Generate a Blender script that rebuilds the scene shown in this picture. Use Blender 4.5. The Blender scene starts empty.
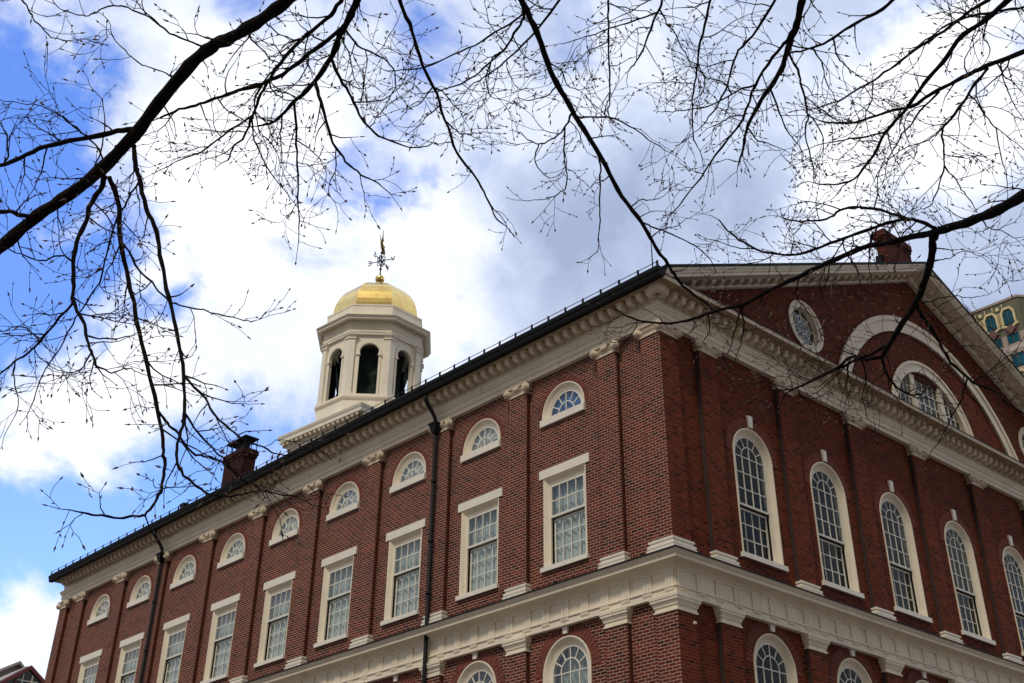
import bpy, bmesh, math, random
from mathutils import Vector, Matrix
from mathutils.geometry import tessellate_polygon
R = math.radians
PI = math.pi
scn = bpy.context.scene
col = scn.collection

# ------------------------------------------------------------------ camera
CAM = Vector((-21.6578, -18.2546, 1.65)); FPX = 1215.19; PPU, PPV = 525.9646, 206.632
yaw, pitch, roll = R(42.8109), R(34.27), R(0.2243)
cF = Vector((math.sin(yaw)*math.cos(pitch), math.cos(yaw)*math.cos(pitch), math.sin(pitch)))
r0 = Vector((math.cos(yaw), -math.sin(yaw), 0)); u0 = r0.cross(cF)
cR = r0*math.cos(roll)+u0*math.sin(roll); cU = -r0*math.sin(roll)+u0*math.cos(roll)
cd = bpy.data.cameras.new('camera'); cam = bpy.data.objects.new('camera', cd); col.objects.link(cam)
cam.matrix_world = Matrix(((cR.x, cU.x, -cF.x, CAM.x), (cR.y, cU.y, -cF.y, CAM.y), (cR.z, cU.z, -cF.z, CAM.z), (0, 0, 0, 1)))
cd.sensor_width = 36; cd.lens = FPX*36/1024
cd.shift_x = (512-PPU)/1024; cd.shift_y = (PPV-341.5)/1024
cd.clip_start = 0.05; cd.clip_end = 6000
scn.camera = cam
def ray(u, v): return (cF+cR*((u-PPU)/FPX)+cU*((PPV-v)/FPX)).normalized()

# ------------------------------------------------------------------ sun, sky, exposure
scn.view_settings.view_transform = 'Standard'; scn.view_settings.look = 'None'
scn.view_settings.exposure = 0.0; scn.view_settings.gamma = 1.0
scn.render.film_transparent = False
SUN_AZ, SUN_EL = R(251), R(52)        # azimuth clockwise from +Y (towards -X), elevation
sund = bpy.data.lights.new('sun', 'SUN'); sund.energy = 2.1; sund.angle = R(11); sund.color = (1, .93, .80)
sun = bpy.data.objects.new('sun', sund); col.objects.link(sun)
sdir = Vector((math.sin(SUN_AZ)*math.cos(SUN_EL), math.cos(SUN_AZ)*math.cos(SUN_EL), math.sin(SUN_EL)))
sun.rotation_euler = sdir.to_track_quat('Z', 'Y').to_euler()

class NT:
    """small node-tree helper"""
    def __init__(s, tree): s.t = tree; s.n = tree.nodes; s.l = tree.links
    def node(s, kind, **kw):
        n = s.n.new(kind)
        for k, v in kw.items(): setattr(n, k, v)
        return n
    def put(s, sock, val):
        if hasattr(val, 'node') or isinstance(val, bpy.types.NodeSocket): s.l.new(val, sock)
        else: sock.default_value = val
    def math(s, op, a, b=0.0, c=0.0, clamp=False):
        n = s.node('ShaderNodeMath', operation=op, use_clamp=clamp)
        s.put(n.inputs[0], a); s.put(n.inputs[1], b); s.put(n.inputs[2], c); return n.outputs[0]
    def vmath(s, op, a, b=(0, 0, 0), scale=None):
        n = s.node('ShaderNodeVectorMath', operation=op)
        s.put(n.inputs[0], a); s.put(n.inputs[1], b)
        if scale is not None: s.put(n.inputs['Scale'], scale)
        return n.outputs['Value'] if op in ('DOT_PRODUCT', 'LENGTH') else n.outputs['Vector']
    def maprange(s, v, a, b, c=0.0, d=1.0, smooth=True):
        n = s.node('ShaderNodeMapRange', interpolation_type='SMOOTHSTEP' if smooth else 'LINEAR')
        s.put(n.inputs['Value'], v); s.put(n.inputs['From Min'], a); s.put(n.inputs['From Max'], b)
        s.put(n.inputs['To Min'], c); s.put(n.inputs['To Max'], d); return n.outputs['Result']
    def mix(s, f, a, b, mode='MIX'):
        n = s.node('ShaderNodeMix', data_type='RGBA', blend_type=mode)
        s.put(n.inputs[0], f); s.put(n.inputs[6], a); s.put(n.inputs[7], b); return n.outputs[2]
    def noise(s, vec, scale, detail=4, rough=.55, dist=0.0):
        n = s.node('ShaderNodeTexNoise'); s.put(n.inputs['Vector'], vec)
        n.inputs['Scale'].default_value = scale; n.inputs['Detail'].default_value = detail
        n.inputs['Roughness'].default_value = rough; n.inputs['Distortion'].default_value = dist
        return n
def rgb(r, g, b): return (r, g, b, 1)

world = bpy.data.worlds.new('World'); scn.world = world; world.use_nodes = True
def build_sky():
    nt = NT(world.node_tree); nt.n.clear()
    out = nt.node('ShaderNodeOutputWorld'); bg = nt.node('ShaderNodeBackground'); bg.inputs['Strength'].default_value = 0.1
    sky = nt.node('ShaderNodeTexSky', sky_type='NISHITA', sun_disc=False)
    sky.sun_elevation = SUN_EL; sky.sun_rotation = SUN_AZ
    sky.air_density = 1.0; sky.dust_density = .6; sky.ozone_density = 2.0
    tc = nt.node('ShaderNodeTexCoord'); d = nt.vmath('NORMALIZE', tc.outputs['Generated'])
    n1 = nt.noise(d, 3.2, 6, .6); n2 = nt.noise(d, 9.0, 8, .62); n3 = nt.noise(nt.vmath('MULTIPLY', d, (1, 1, 1.5)), 6.0, 8, .6, .5)
    off = nt.vmath('SUBTRACT', n1.outputs['Color'], (.5, .5, .5))
    off2 = nt.vmath('SUBTRACT', n2.outputs['Color'], (.5, .5, .5))
    w = nt.vmath('ADD', d, nt.vmath('SCALE', off, scale=.22)); w = nt.vmath('ADD', w, nt.vmath('SCALE', off2, scale=.12))
    w = nt.vmath('NORMALIZE', w)
    def blobs(spec):
        tot = None
        for (u, v, rad, amp) in spec:
            dd = ray(u, v); a = math.radians(rad)
            m = nt.maprange(nt.vmath('DOT_PRODUCT', w, tuple(dd)), math.cos(a), math.cos(a*.25), 0.0, amp)
            tot = m if tot is None else nt.math('ADD', tot, m)
        return tot
    # gaps in the cloud deck, as directions in the sky
    gaps = blobs([(40, 225, 7.0, .43), (110, 290, 4.5, .34), (20, 20, 6, .30), (15, 130, 4.5, .30), (355, 165, 3.2, .48), (300, 125, 3.5, .22), (395, 60, 3.6, .32), (20, 545, 6, .55), (120, 500, 5, .44),
                  (215, 420, 4.5, .40), (690, 20, 3.2, .25), (255, 20, 3, .2), (-200, 300, 14, .5), (-300, 560, 14, .4), (100, -400, 18, .4)])
    dens = nt.math('SUBTRACT', nt.math('ADD', .62, nt.math('ADD', nt.math('MULTIPLY', nt.math('SUBTRACT', n3.outputs['Fac'], .5), 2.3), nt.math('MULTIPLY', nt.math('SUBTRACT', n2.outputs['Fac'], .5), .55))), gaps)
    back = nt.maprange(nt.vmath('DOT_PRODUCT', d, (math.sin(yaw)*.9, math.cos(yaw)*.9, .3)), -.45, .45, .0, 1.0)   # unseen cloud added behind the viewer, darkened to cut light on the facades
    dens = nt.math('ADD', dens, nt.math('MULTIPLY', nt.math('SUBTRACT', 1.0, back), .9))
    dens = nt.math('ADD', dens, blobs([(575, 250, 6, .45), (850, 250, 6, .35), (120, 55, 5, .25), (70, 395, 6, .35), (215, 330, 5, .25), (960, 300, 7, .3), (700, 120, 8, .25)]))
    cover = nt.maprange(dens, -.05, .62, .05, 1)
    # brightness inside the deck: thick grey-blue undersides and bright thin rims
    dark = blobs([(600, 220, 7.5, .8), (690, 190, 6, .4), (980, 260, 7, .8), (480, 40, 5, .25), (760, 225, 5, .3), (560, 150, 6, .3), (700, 20, 6, .25), (860, 30, 7, .3), (1010, 30, 5, .2), (1100, 420, 12, .7)])
    glow = blobs([(930, 120, 5.5, .75), (955, 85, 4, .25), (250, 250, 8, .42), (440, 275, 6, .5), (600, 90, 4, .35), (820, 205, 3.5, .5), (230, 110, 6, .4), (60, 430, 7, .45), (60, 640, 6, .4), (500, 110, 3, .25)])
    b = nt.math('ADD', nt.math('SUBTRACT', .545, nt.math('MULTIPLY', dark, .5)), glow)
    b = nt.math('ADD', b, nt.math('MULTIPLY', nt.math('SUBTRACT', n3.outputs['Fac'], .5), .9))
    b = nt.math('ADD', b, nt.math('MULTIPLY', nt.math('SUBTRACT', n2.outputs['Fac'], .5), 1.2))
    b = nt.maprange(b, -.15, 1.15, 0, 1, False)
    cr = nt.node('ShaderNodeValToRGB'); nt.l.new(b, cr.inputs['Fac'])
    e = cr.color_ramp.elements
    e[0].position = 0; e[0].color = rgb(4.0, 4.8, 6.9); e[1].position = 1; e[1].color = rgb(11.6, 11.8, 12.4)
    m = e.new(.42); m.color = rgb(6.3, 7.2, 9.4); m2 = e.new(.68); m2.color = rgb(9.0, 9.6, 11.0)
    sz = nt.node('ShaderNodeSeparateXYZ'); nt.l.new(d, sz.inputs[0])
    tint = nt.mix(nt.maprange(sz.outputs[2], .26, .55), rgb(1.95, 2.35, 3.1), rgb(1.3, 1.95, 3.35))
    blue = nt.mix(1.0, sky.outputs['Color'], tint, 'MULTIPLY')
    c = nt.mix(cover, blue, cr.outputs['Color'])
    c = nt.mix(back, nt.mix(1.0, c, rgb(.40, .36, .28), 'MULTIPLY'), c)
    nt.l.new(c, bg.inputs['Color']); nt.l.new(bg.outputs[0], out.inputs[0])
build_sky()

# ------------------------------------------------------------------ materials
def mat(name, base, rough=.7, metal=0.0, spec=.5, var=0.0, vscale=3.0, bump=0.0, bscale=40.0, dirt=None):
    m = bpy.data.materials.new(name); m.use_nodes = True; nt = NT(m.node_tree); p = nt.n['Principled BSDF']
    p.inputs['Roughness'].default_value = rough; p.inputs['Metallic'].default_value = metal
    p.inputs['Specular IOR Level'].default_value = spec
    pos = nt.node('ShaderNodeNewGeometry').outputs['Position']
    if var:
        n = nt.noise(pos, vscale, 6, .6)
        c = nt.mix(nt.maprange(n.outputs['Fac'], .3, .7), rgb(*[x*(1-var) for x in base]), rgb(*[min(1, x*(1+var*.7)) for x in base]))
        if dirt:
            st = nt.vmath('MULTIPLY', pos, (2.2, 2.2, .35)); n2 = nt.noise(st, 2.5, 7, .65)
            c = nt.mix(nt.maprange(n2.outputs['Fac'], .52, .8, 0, dirt[3]), c, rgb(*dirt[:3]))
        nt.l.new(c, p.inputs['Base Color'])
    else: p.inputs['Base Color'].default_value = rgb(*base)
    if bump:
        n = nt.noise(pos, bscale, 4, .6); b = nt.node('ShaderNodeBump'); b.inputs['Strength'].default_value = bump; b.inputs['Distance'].default_value = .02
        nt.l.new(n.outputs['Fac'], b.inputs['Height']); nt.l.new(b.outputs[0], p.inputs['Normal'])
    return m
def brick_mat(name, c1, c2, c3, mortar, msize):
    m = bpy.data.materials.new(name); m.use_nodes = True; nt = NT(m.node_tree); p = nt.n['Principled BSDF']
    g = nt.node('ShaderNodeNewGeometry'); sp = nt.node('ShaderNodeSeparateXYZ'); nt.l.new(g.outputs['Position'], sp.inputs[0])
    sn = nt.node('ShaderNodeSeparateXYZ'); nt.l.new(g.outputs['Normal'], sn.inputs[0])
    isx = nt.math('GREATER_THAN', nt.math('ABSOLUTE', sn.outputs[0]), .6)
    u = nt.math('ADD', nt.math('MULTIPLY', sp.outputs[1], isx), nt.math('MULTIPLY', sp.outputs[0], nt.math('SUBTRACT', 1.0, isx)))
    cb = nt.node('ShaderNodeCombineXYZ'); nt.l.new(u, cb.inputs[0]); nt.l.new(sp.outputs[2], cb.inputs[1])
    wob = nt.noise(cb.outputs[0], 6, 3); vec = nt.vmath('ADD', cb.outputs[0], nt.vmath('SCALE', nt.vmath('SUBTRACT', wob.outputs['Color'], (.5, .5, .5)), scale=.012))
    bt = nt.node('ShaderNodeTexBrick', offset=.5, offset_frequency=2, squash=1.0, squash_frequency=2)
    nt.l.new(vec, bt.inputs['Vector']); bt.inputs['Scale'].default_value = 1
    bt.inputs['Brick Width'].default_value = .215; bt.inputs['Row Height'].default_value = .076
    bt.inputs['Mortar Size'].default_value = msize; bt.inputs['Mortar Smooth'].default_value = .25; bt.inputs['Bias'].default_value = -.15
    bt.inputs['Color1'].default_value = rgb(*c1); bt.inputs['Color2'].default_value = rgb(*c2); bt.inputs['Mortar'].default_value = rgb(*mortar)
    n = nt.noise(cb.outputs[0], .55, 6, .62)
    bt2 = nt.node('ShaderNodeTexBrick', offset=.5, offset_frequency=2, squash=1.0, squash_frequency=2); nt.l.new(vec, bt2.inputs['Vector'])
    for i_ in ('Scale', 'Brick Width', 'Row Height', 'Mortar Size', 'Mortar Smooth'): bt2.inputs[i_].default_value = bt.inputs[i_].default_value
    bt2.inputs['Color1'].default_value = rgb(0, 0, 0); bt2.inputs['Color2'].default_value = rgb(1, 1, 1); bt2.inputs['Mortar'].default_value = rgb(0, 0, 0)
    sel = nt.maprange(bt2.outputs['Color'], .82, .92); pale = nt.maprange(bt2.outputs['Color'], .22, .12)
    c = nt.mix(nt.math('MULTIPLY', sel, nt.math('SUBTRACT', 1.0, bt.outputs['Fac'])), bt.outputs['Color'], rgb(*c3))
    c = nt.mix(nt.math('MULTIPLY', nt.math('MULTIPLY', pale, .6), nt.math('SUBTRACT', 1.0, bt.outputs['Fac'])), c, nt.mix(1.0, c, rgb(1.5, 1.5, 1.45), 'MULTIPLY'))
    c = nt.mix(nt.maprange(n.outputs['Fac'], .42, .75, 0, .55), c, nt.mix(1.0, c, rgb(1.35, 1.15, .95), 'MULTIPLY'))
    n4 = nt.noise(cb.outputs[0], 1.7, 5, .6)
    c = nt.mix(nt.maprange(n4.outputs['Fac'], .5, .75, 0, .65), c, nt.mix(1.0, c, rgb(.55, .5, .55), 'MULTIPLY'))
    nt.l.new(c, p.inputs['Base Color']); p.inputs['Roughness'].default_value = .88; p.inputs['Specular IOR Level'].default_value = .12
    bp = nt.node('ShaderNodeBump'); bp.inputs['Strength'].default_value = .6; bp.inputs['Distance'].default_value = .012; bp.invert = True
    nt.l.new(bt.outputs['Fac'], bp.inputs['Height']); nt.l.new(bp.outputs[0], p.inputs['Normal'])
    return m
def glass_mat(name, tint, refl=.10, gl=(.95, .98, 1)):
    m = bpy.data.materials.new(name); m.use_nodes = True; nt = NT(m.node_tree); nt.n.clear()
    o = nt.node('ShaderNodeOutputMaterial'); t = nt.node('ShaderNodeBsdfTransparent'); t.inputs[0].default_value = rgb(*tint)
    g = nt.node('ShaderNodeBsdfGlossy'); g.inputs['Roughness'].default_value = .02; g.inputs['Color'].default_value = rgb(*gl)
    pos = nt.node('ShaderNodeNewGeometry').outputs['Position']; n = nt.noise(pos, 1.6, 2)
    b = nt.node('ShaderNodeBump'); b.inputs['Strength'].default_value = .25; b.inputs['Distance'].default_value = .04
    nt.l.new(n.outputs['Fac'], b.inputs['Height']); nt.l.new(b.outputs[0], g.inputs['Normal'])
    geo = nt.node('ShaderNodeNewGeometry'); cs = nt.math('ABSOLUTE', nt.vmath('DOT_PRODUCT', geo.outputs['Incoming'], geo.outputs['Normal']))
    f = nt.math('ADD', nt.math('MULTIPLY', nt.math('POWER', nt.math('SUBTRACT', 1.0, cs), 5.0), .9), .045+refl, clamp=True)
    mx = nt.node('ShaderNodeMixShader'); nt.l.new(f, mx.inputs[0]); nt.l.new(t.outputs[0], mx.inputs[1]); nt.l.new(g.outputs[0], mx.inputs[2]); nt.l.new(mx.outputs[0], o.inputs[0])
    return m
M = {}
M['brick'] = brick_mat('brick_long', (.112, .0225, .0135), (.066, .0150, .0100), (.034, .011, .009), (.36, .24, .195), .0100)
M['brick_end'] = brick_mat('brick_end', (.116, .0215, .0095), (.070, .0138, .0068), (.040, .0095, .006), (.155, .056, .033), .0095)
M['side_brown'] = mat('pilaster_side_brown', (.085, .027, .019), .95, 0, .1, var=.3, vscale=8)
M['brick_chimney'] = brick_mat('brick_chimney', (.040, .010, .007), (.024, .008, .006), (.012, .006, .005), (.036, .018, .014), .010)
M['brick_stack'] = brick_mat('brick_stack', (.085, .016, .0085), (.050, .0105, .0065), (.022, .008, .006), (.075, .03, .02), .010)
M['side_dark'] = mat('pilaster_side_dark', (.035, .018, .015), .95, var=.3, vscale=8)
M['trim'] = mat('cream_paint', (.73, .635, .49), .62, var=.07, vscale=1.2, dirt=(.36, .30, .22, .55), bump=.05, bscale=25)
M['cupola'] = mat('cupola_paint', (.80, .725, .59), .6, var=.06, vscale=1.0, dirt=(.40, .34, .26, .4))
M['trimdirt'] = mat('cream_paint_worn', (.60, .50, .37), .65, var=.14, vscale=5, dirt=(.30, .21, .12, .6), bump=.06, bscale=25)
M['white'] = mat('white_paint', (.70, .64, .54), .5, var=.05, vscale=2.0)
M['sash'] = mat('sash_paint', (.66, .62, .54), .5, var=.05, vscale=3.0)
M['lead'] = mat('lead_black', (.005, .005, .005), .7, .0, .15, var=.25, vscale=4, bump=.1)
M['iron'] = mat('black_iron', (.006, .006, .006), .65, .0, .2, var=.2, vscale=6)
M['slate'] = mat('roof_slate', (.05, .05, .055), .7, var=.3, vscale=6, bump=.2, bscale=12)
M['gold'] = mat('gold_leaf', (1.0, .68, .235), .21, 1.0, var=.14, vscale=2.4, bump=.10, bscale=9)
def gold_courses():      # overlapping courses of gilded sheet on the dome
    nt = NT(M['gold'].node_tree); p = nt.n['Principled BSDF']; old = p.inputs['Normal'].links[0].from_node
    sp = nt.node('ShaderNodeSeparateXYZ'); nt.l.new(nt.node('ShaderNodeNewGeometry').outputs['Position'], sp.inputs[0])
    h = nt.math('FRACT', nt.math('MULTIPLY', sp.outputs[2], 2.6)); b = nt.node('ShaderNodeBump'); b.inputs['Strength'].default_value = .5; b.inputs['Distance'].default_value = .05
    nt.l.new(h, b.inputs['Height']); nt.l.new(old.outputs[0], b.inputs['Normal']); nt.l.new(b.outputs[0], p.inputs['Normal'])
gold_courses()
M['goldold'] = mat('gilt_weathered', (.55, .36, .13), .5, .8, var=.25, vscale=8)
M['glass'] = glass_mat('window_glass', (.74, .80, .80), .02)
M['glassd'] = glass_mat('window_glass_old', (.58, .62, .58), -.022, (.6, .62, .6))
M['curtain'] = mat('curtain_cloth', (.55, .58, .56), .9, var=.08, vscale=3)
M['lunblind'] = mat('pale_blind', (.78, .77, .74), .9, var=.06, vscale=3)
M['blue'] = mat('blue_sheet', (.045, .22, .62), .8, var=.2, vscale=4)
M['dimcurtain'] = mat('grey_blind', (.040, .046, .042), .9, var=.5, vscale=2.2)
M['room'] = mat('dark_room', (.012, .012, .012), .9)
M['stone'] = mat('granite_paving', (.11, .095, .085), .85, var=.25, vscale=.8, bump=.2, bscale=20)
M['bark'] = mat('bark', (.013, .010, .009), .95, 0, .05, var=.4, vscale=25, bump=.5, bscale=60)
M['twig'] = mat('twig_bark', (.018, .012, .009), .9, 0, .05, var=.3, vscale=30)
M['bud'] = mat('bud', (.11, .068, .04), .8, var=.4, vscale=40)
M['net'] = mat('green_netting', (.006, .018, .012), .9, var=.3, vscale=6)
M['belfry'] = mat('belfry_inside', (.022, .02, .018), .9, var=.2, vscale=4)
M['tower'] = mat('tower_granite', (.34, .28, .24), .8, 0, .2, var=.12, vscale=.6)
M['towerband'] = mat('tower_olive_stone', (.13, .125, .09), .8, 0, .15, var=.15, vscale=.8)
M['towerlight'] = mat('tower_pale_granite', (.46, .40, .37), .6, var=.1, vscale=.8)
M['maroon'] = mat('tower_maroon_panel', (.13, .05, .045), .6, var=.12, vscale=1)
M['yellow'] = mat('tower_yellow_trim', (.60, .48, .25), .6, var=.1, vscale=1)
M['tealglass'] = mat('tower_teal_glass', (.006, .075, .12), .2, 0, .12, var=.3, vscale=.8)
M['redtrim'] = mat('red_frame', (.13, .02, .022), .5, var=.1)
M['greyroof'] = mat('grey_metal_roof', (.36, .34, .31), .6, var=.1, vscale=.7)
M['greystone'] = mat('grey_render', (.30, .28, .25), .8, var=.12, vscale=.7)
M['atriumglass'] = mat('atrium_glass', (.015, .03, .035), .1, 0, .7, var=.3, vscale=.8)

# ------------------------------------------------------------------ mesh helpers
class MB:
    def __init__(s): s.v = []; s.f = []; s.m = []; s.cur = 0
    def add(s, vs, fs):
        b = len(s.v); s.v.extend([tuple(v) for v in vs]); s.f.extend([tuple(i+b for i in f) for f in fs]); s.m.extend([s.cur]*len(fs))
    def box(s, x0, x1, y0, y1, z0, z1):
        s.add([(x0, y0, z0), (x1, y0, z0), (x1, y1, z0), (x0, y1, z0), (x0, y0, z1), (x1, y0, z1), (x1, y1, z1), (x0, y1, z1)],
              [(3, 2, 1, 0), (4, 5, 6, 7), (0, 1, 5, 4), (1, 2, 6, 5), (2, 3, 7, 6), (3, 0, 4, 7)])
    def loft(s, x0, x1, y0, y1, prof):
        vs = []
        for z, e in prof: vs += [(x0-e, y0-e, z), (x1+e, y0-e, z), (x1+e, y1+e, z), (x0-e, y1+e, z)]
        n = len(prof); fs = [(3, 2, 1, 0), tuple(4*(n-1)+i for i in range(4))]
        for k in range(n-1):
            for i in range(4): j = (i+1) % 4; fs.append((4*k+i, 4*k+j, 4*k+4+j, 4*k+4+i))
        s.add(vs, fs)
    def rings(s, rings, cap=True, closed=True):
        n = len(rings[0]); vs = [p for r in rings for p in r]; fs = []
        for k in range(len(rings)-1):
            for i in range(n if closed else n-1): j = (i+1) % n; fs.append((k*n+i, k*n+j, (k+1)*n+j, (k+1)*n+i))
        if cap: fs.append(tuple(range(n))[::-1]); fs.append(tuple((len(rings)-1)*n+i for i in range(n)))
        s.add(vs, fs)
    def tube(s, pts, rad, n=6, cap=True):
        pts = [Vector(p) for p in pts]; m = len(pts)
        if not hasattr(rad, '__len__'): rad = [rad]*m
        t = (pts[1]-pts[0]).normalized(); a = t.orthogonal().normalized(); rr = []
        for i in range(m):
            t = (pts[min(i+1, m-1)]-pts[max(i-1, 0)])
            t = t.normalized() if t.length > 1e-9 else Vector((0, 0, 1))
            a = (a-t*a.dot(t)); a = a.normalized() if a.length > 1e-6 else t.orthogonal().normalized()
            b = t.cross(a)
            rr.append([tuple(pts[i]+(a*math.cos(2*PI*k/n)+b*math.sin(2*PI*k/n))*rad[i]) for k in range(n)])
        s.rings(rr, cap)
    def lathe(s, c, prof, n=24):
        s.rings([[(c[0]+r*math.cos(2*PI*k/n), c[1]+r*math.sin(2*PI*k/n), c[2]+z) for k in range(n)] for r, z in prof])
    def prism(s, poly, y0, y1, plane='xz'):
        """2-D polygon (a,b) extruded between y0 and y1"""
        f = (lambda a, b, y: (a, y, b)) if plane == 'xz' else (lambda a, b, y: (y, a, b))
        n = len(poly); vs = [f(a, b, y0) for a, b in poly]+[f(a, b, y1) for a, b in poly]
        fs = [tuple(range(n)), tuple(range(2*n-1, n-1, -1))]+[(i, n+i, n+(i+1) % n, (i+1) % n) for i in range(n)]
        s.add(vs, fs)
    def band(s, outer, inner, y0, y1, closed=False):
        """solid strip between two matched 2-D curves in the xz plane, extruded y0..y1"""
        n = len(outer); vs = []
        for (a, b), (c, d) in zip(outer, inner): vs += [(a, y0, b), (c, y0, d), (c, y1, d), (a, y1, b)]
        fs = []
        for k in range(n if closed else n-1):
            o = 4*k; q = 4*((k+1) % n)
            for i in range(4): j = (i+1) % 4; fs.append((o+i, o+j, q+j, q+i))
        if not closed: fs += [(0, 1, 2, 3), tuple(4*(n-1)+i for i in (3, 2, 1, 0))]
        s.add(vs, fs)
    def splay(s, outer, lip, inner, y0, y1, back):
        n = len(outer); vs = []
        for (a, b), (c, d), (e, f) in zip(outer, lip, inner): vs += [(a, y0, b), (c, y0, d), (c*.45+e*.55, y0+(y1-y0)*.72, d*.45+f*.55), (e, y1, f), (e, back, f), (a, back, b)]
        fs = []
        for k in range(n-1):
            o = 6*k; q = o+6
            for i in range(6): j = (i+1) % 6; fs.append((o+i, o+j, q+j, q+i))
        fs += [tuple(range(6)), tuple(6*(n-1)+i for i in range(5, -1, -1))]
        s.add(vs, fs)
    def mesh(s, name, mats, smooth=False):
        me = bpy.data.meshes.new(name); me.from_pydata(s.v, [], s.f)
        for m in (mats if isinstance(mats, (list, tuple)) else [mats]): me.materials.append(m)
        if any(s.m): me.polygons.foreach_set('material_index', s.m)
        bm = bmesh.new(); bm.from_mesh(me); bmesh.ops.recalc_face_normals(bm, faces=bm.faces); bm.to_mesh(me); bm.free()
        if smooth: me.polygons.foreach_set('use_smooth', [True]*len(me.polygons))
        me.update(); return me
def obj(name, data, parent=None, loc=(0, 0, 0), rotz=0):
    o = bpy.data.objects.new(name, data); col.objects.link(o); o.location = loc; o.rotation_euler = (0, 0, rotz); o.parent = parent; return o
def build(name, mb, mats, parent=None, smooth=False, loc=(0, 0, 0), rotz=0): return obj(name, mb.mesh(name, mats, smooth), parent, loc, rotz)
def thing(name, label, cat, loc=(0, 0, 0), group=None):
    o = obj(name, None, None, loc); o['label'] = label; o['category'] = cat
    if group: o['group'] = group
    return o
def copy_tree(src, parent, loc, rotz=0.0):
    c = src.copy(); col.objects.link(c); c.parent = parent; c.location = loc; c.rotation_euler = (0, 0, rotz)
    for ch in list(src.children):
        d = ch.copy(); col.objects.link(d); d.parent = c
    return c
def arc(cx, cz, r, a0=0.0, a1=PI, n=24): return [(cx+r*math.cos(a0+(a1-a0)*k/n), cz+r*math.sin(a0+(a1-a0)*k/n)) for k in range(n+1)]

# ------------------------------------------------------------------ ground
g = MB(); g.add([(-1500, -1500, 0), (1500, -1500, 0), (1500, 1500, 0), (-1500, 1500, 0)], [(0, 1, 2, 3)])
ground = build('plaza_ground', g, M['stone']); ground['kind'] = 'structure'

# ------------------------------------------------------------------ the brick hall
W, L = 27.70, 34.45
hall = thing('market_hall', 'long red brick hall with cream cornices, arched windows and a gold domed cupola', 'hall')
YC = [3.579+3.4*k for k in range(9)]
XC = [3.504, 6.889, 10.301, 13.850, 17.399, 20.811, 24.196]
LONG, END = R(-90), 0.0
def place(side, s): return ((0, s, 0), LONG) if side == 'long' else ((s, 0, 0), END)

def arch_poly(c, z0, zs, r, n=20): return [(c-r, z0), (c+r, z0)]+arc(c, zs, r, 0, PI, n)
def rect_poly(a, b, z0, z1): return [(a, z0), (b, z0), (b, z1), (a, z1)]
def wall_panels(mb, panels, f, depth):
    for outer, holes in panels:
        loops = [[Vector((a, b, 0)) for a, b in outer]]+[[Vector((a, b, 0)) for a, b in h] for h in holes]
        flat = [p for l in loops for p in l]
        mb.add([f(p.x, p.y, 0) for p in flat], tessellate_polygon(loops))
        for h in holes:
            n = len(h); mb.add([f(a, b, 0) for a, b in h]+[f(a, b, depth) for a, b in h], [(i, (i+1) % n, n+(i+1) % n, n+i) for i in range(n)])
ZT = 18.0
def bounds(cs, end): return [0.0]+[(a+b)/2 for a, b in zip(cs, cs[1:])]+[end]
RO = .80        # half width of the brick openings
mb = MB(); bs = bounds(YC, L); pan = []
for k, c in enumerate(YC):
    pan.append((rect_poly(bs[k], bs[k+1], 0, ZT), [arch_poly(c, 6.2, 8.95, RO), rect_poly(c-RO, c+RO, 11.56, 14.14), arch_poly(c, 15.70, 15.83, RO)]))
wall_panels(mb, pan, lambda s, z, d: (d, s, z), .34)
build('long_wall', mb, M['brick'], hall)
mb = MB(); bs = bounds(XC, W); pan = []
for k, c in enumerate(XC):
    pan.append((rect_poly(bs[k], bs[k+1], 0, ZT), [arch_poly(c, 6.2, 8.95, RO), arch_poly(c, 11.56, 14.34, RO)]))
# gable wall with lunette and two round windows
AX = 13.85; SL = (24.47-18.17)/(13.85+.85)
RC, RZ, RR = 6.92, 19.60, .78
gz = lambda x: 18.0+.05+SL*(min(x, W-x)+.85)-.2
gp = [(0, ZT), (AX-4, ZT), (AX-4, gz(AX-4)), (0, gz(0))]
circ = lambda cx: arc(cx, RZ, RR, 0, 2*PI*23/24, 23)
pan.append((gp, [circ(RC)])); pan.append(([(W-a, b) for a, b in gp][::-1], [circ(W-RC)]))
lunp = [(AX-2.45, 18.12)]+[(AX+2.45, 18.12)]+arc(AX, 18.12, 2.45, .001, PI-.001, 30)
pan.append(([(AX-4, ZT), (AX+4, ZT), (AX+4, gz(AX+4)), (AX, gz(AX)), (AX-4, gz(AX-4))], [arc(AX, 18.15, 2.45, 0, PI, 30)]))
wall_panels(mb, pan, lambda s, z, d: (s, d, z), .34)
build('gable_wall', mb, M['brick_end'], hall)
mb = MB()   # the two walls away from the camera
mb.add([(W, 0, 0), (W, L, 0), (W, L, ZT), (W, 0, ZT)], [(0, 1, 2, 3)])
mb.add([(0, L, 0), (W, L, 0), (W, L, ZT), (AX, L, gz(AX)), (0, L, ZT)], [(0, 1, 2, 3, 4)])
build('rear_wall', mb, M['brick'], hall)
mb = MB(); mb.box(.6, W-.6, .6, L-.6, .1, 17.6)   # unlit interior behind the windows
build('interior_core', mb, M['room'], hall)
mb = MB(); mb.prism([(1.2, 18.02), (W-1.2, 18.02), (AX, 23.5)], .6, L-.6)
build('attic_core', mb, M['room'], hall)

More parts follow.
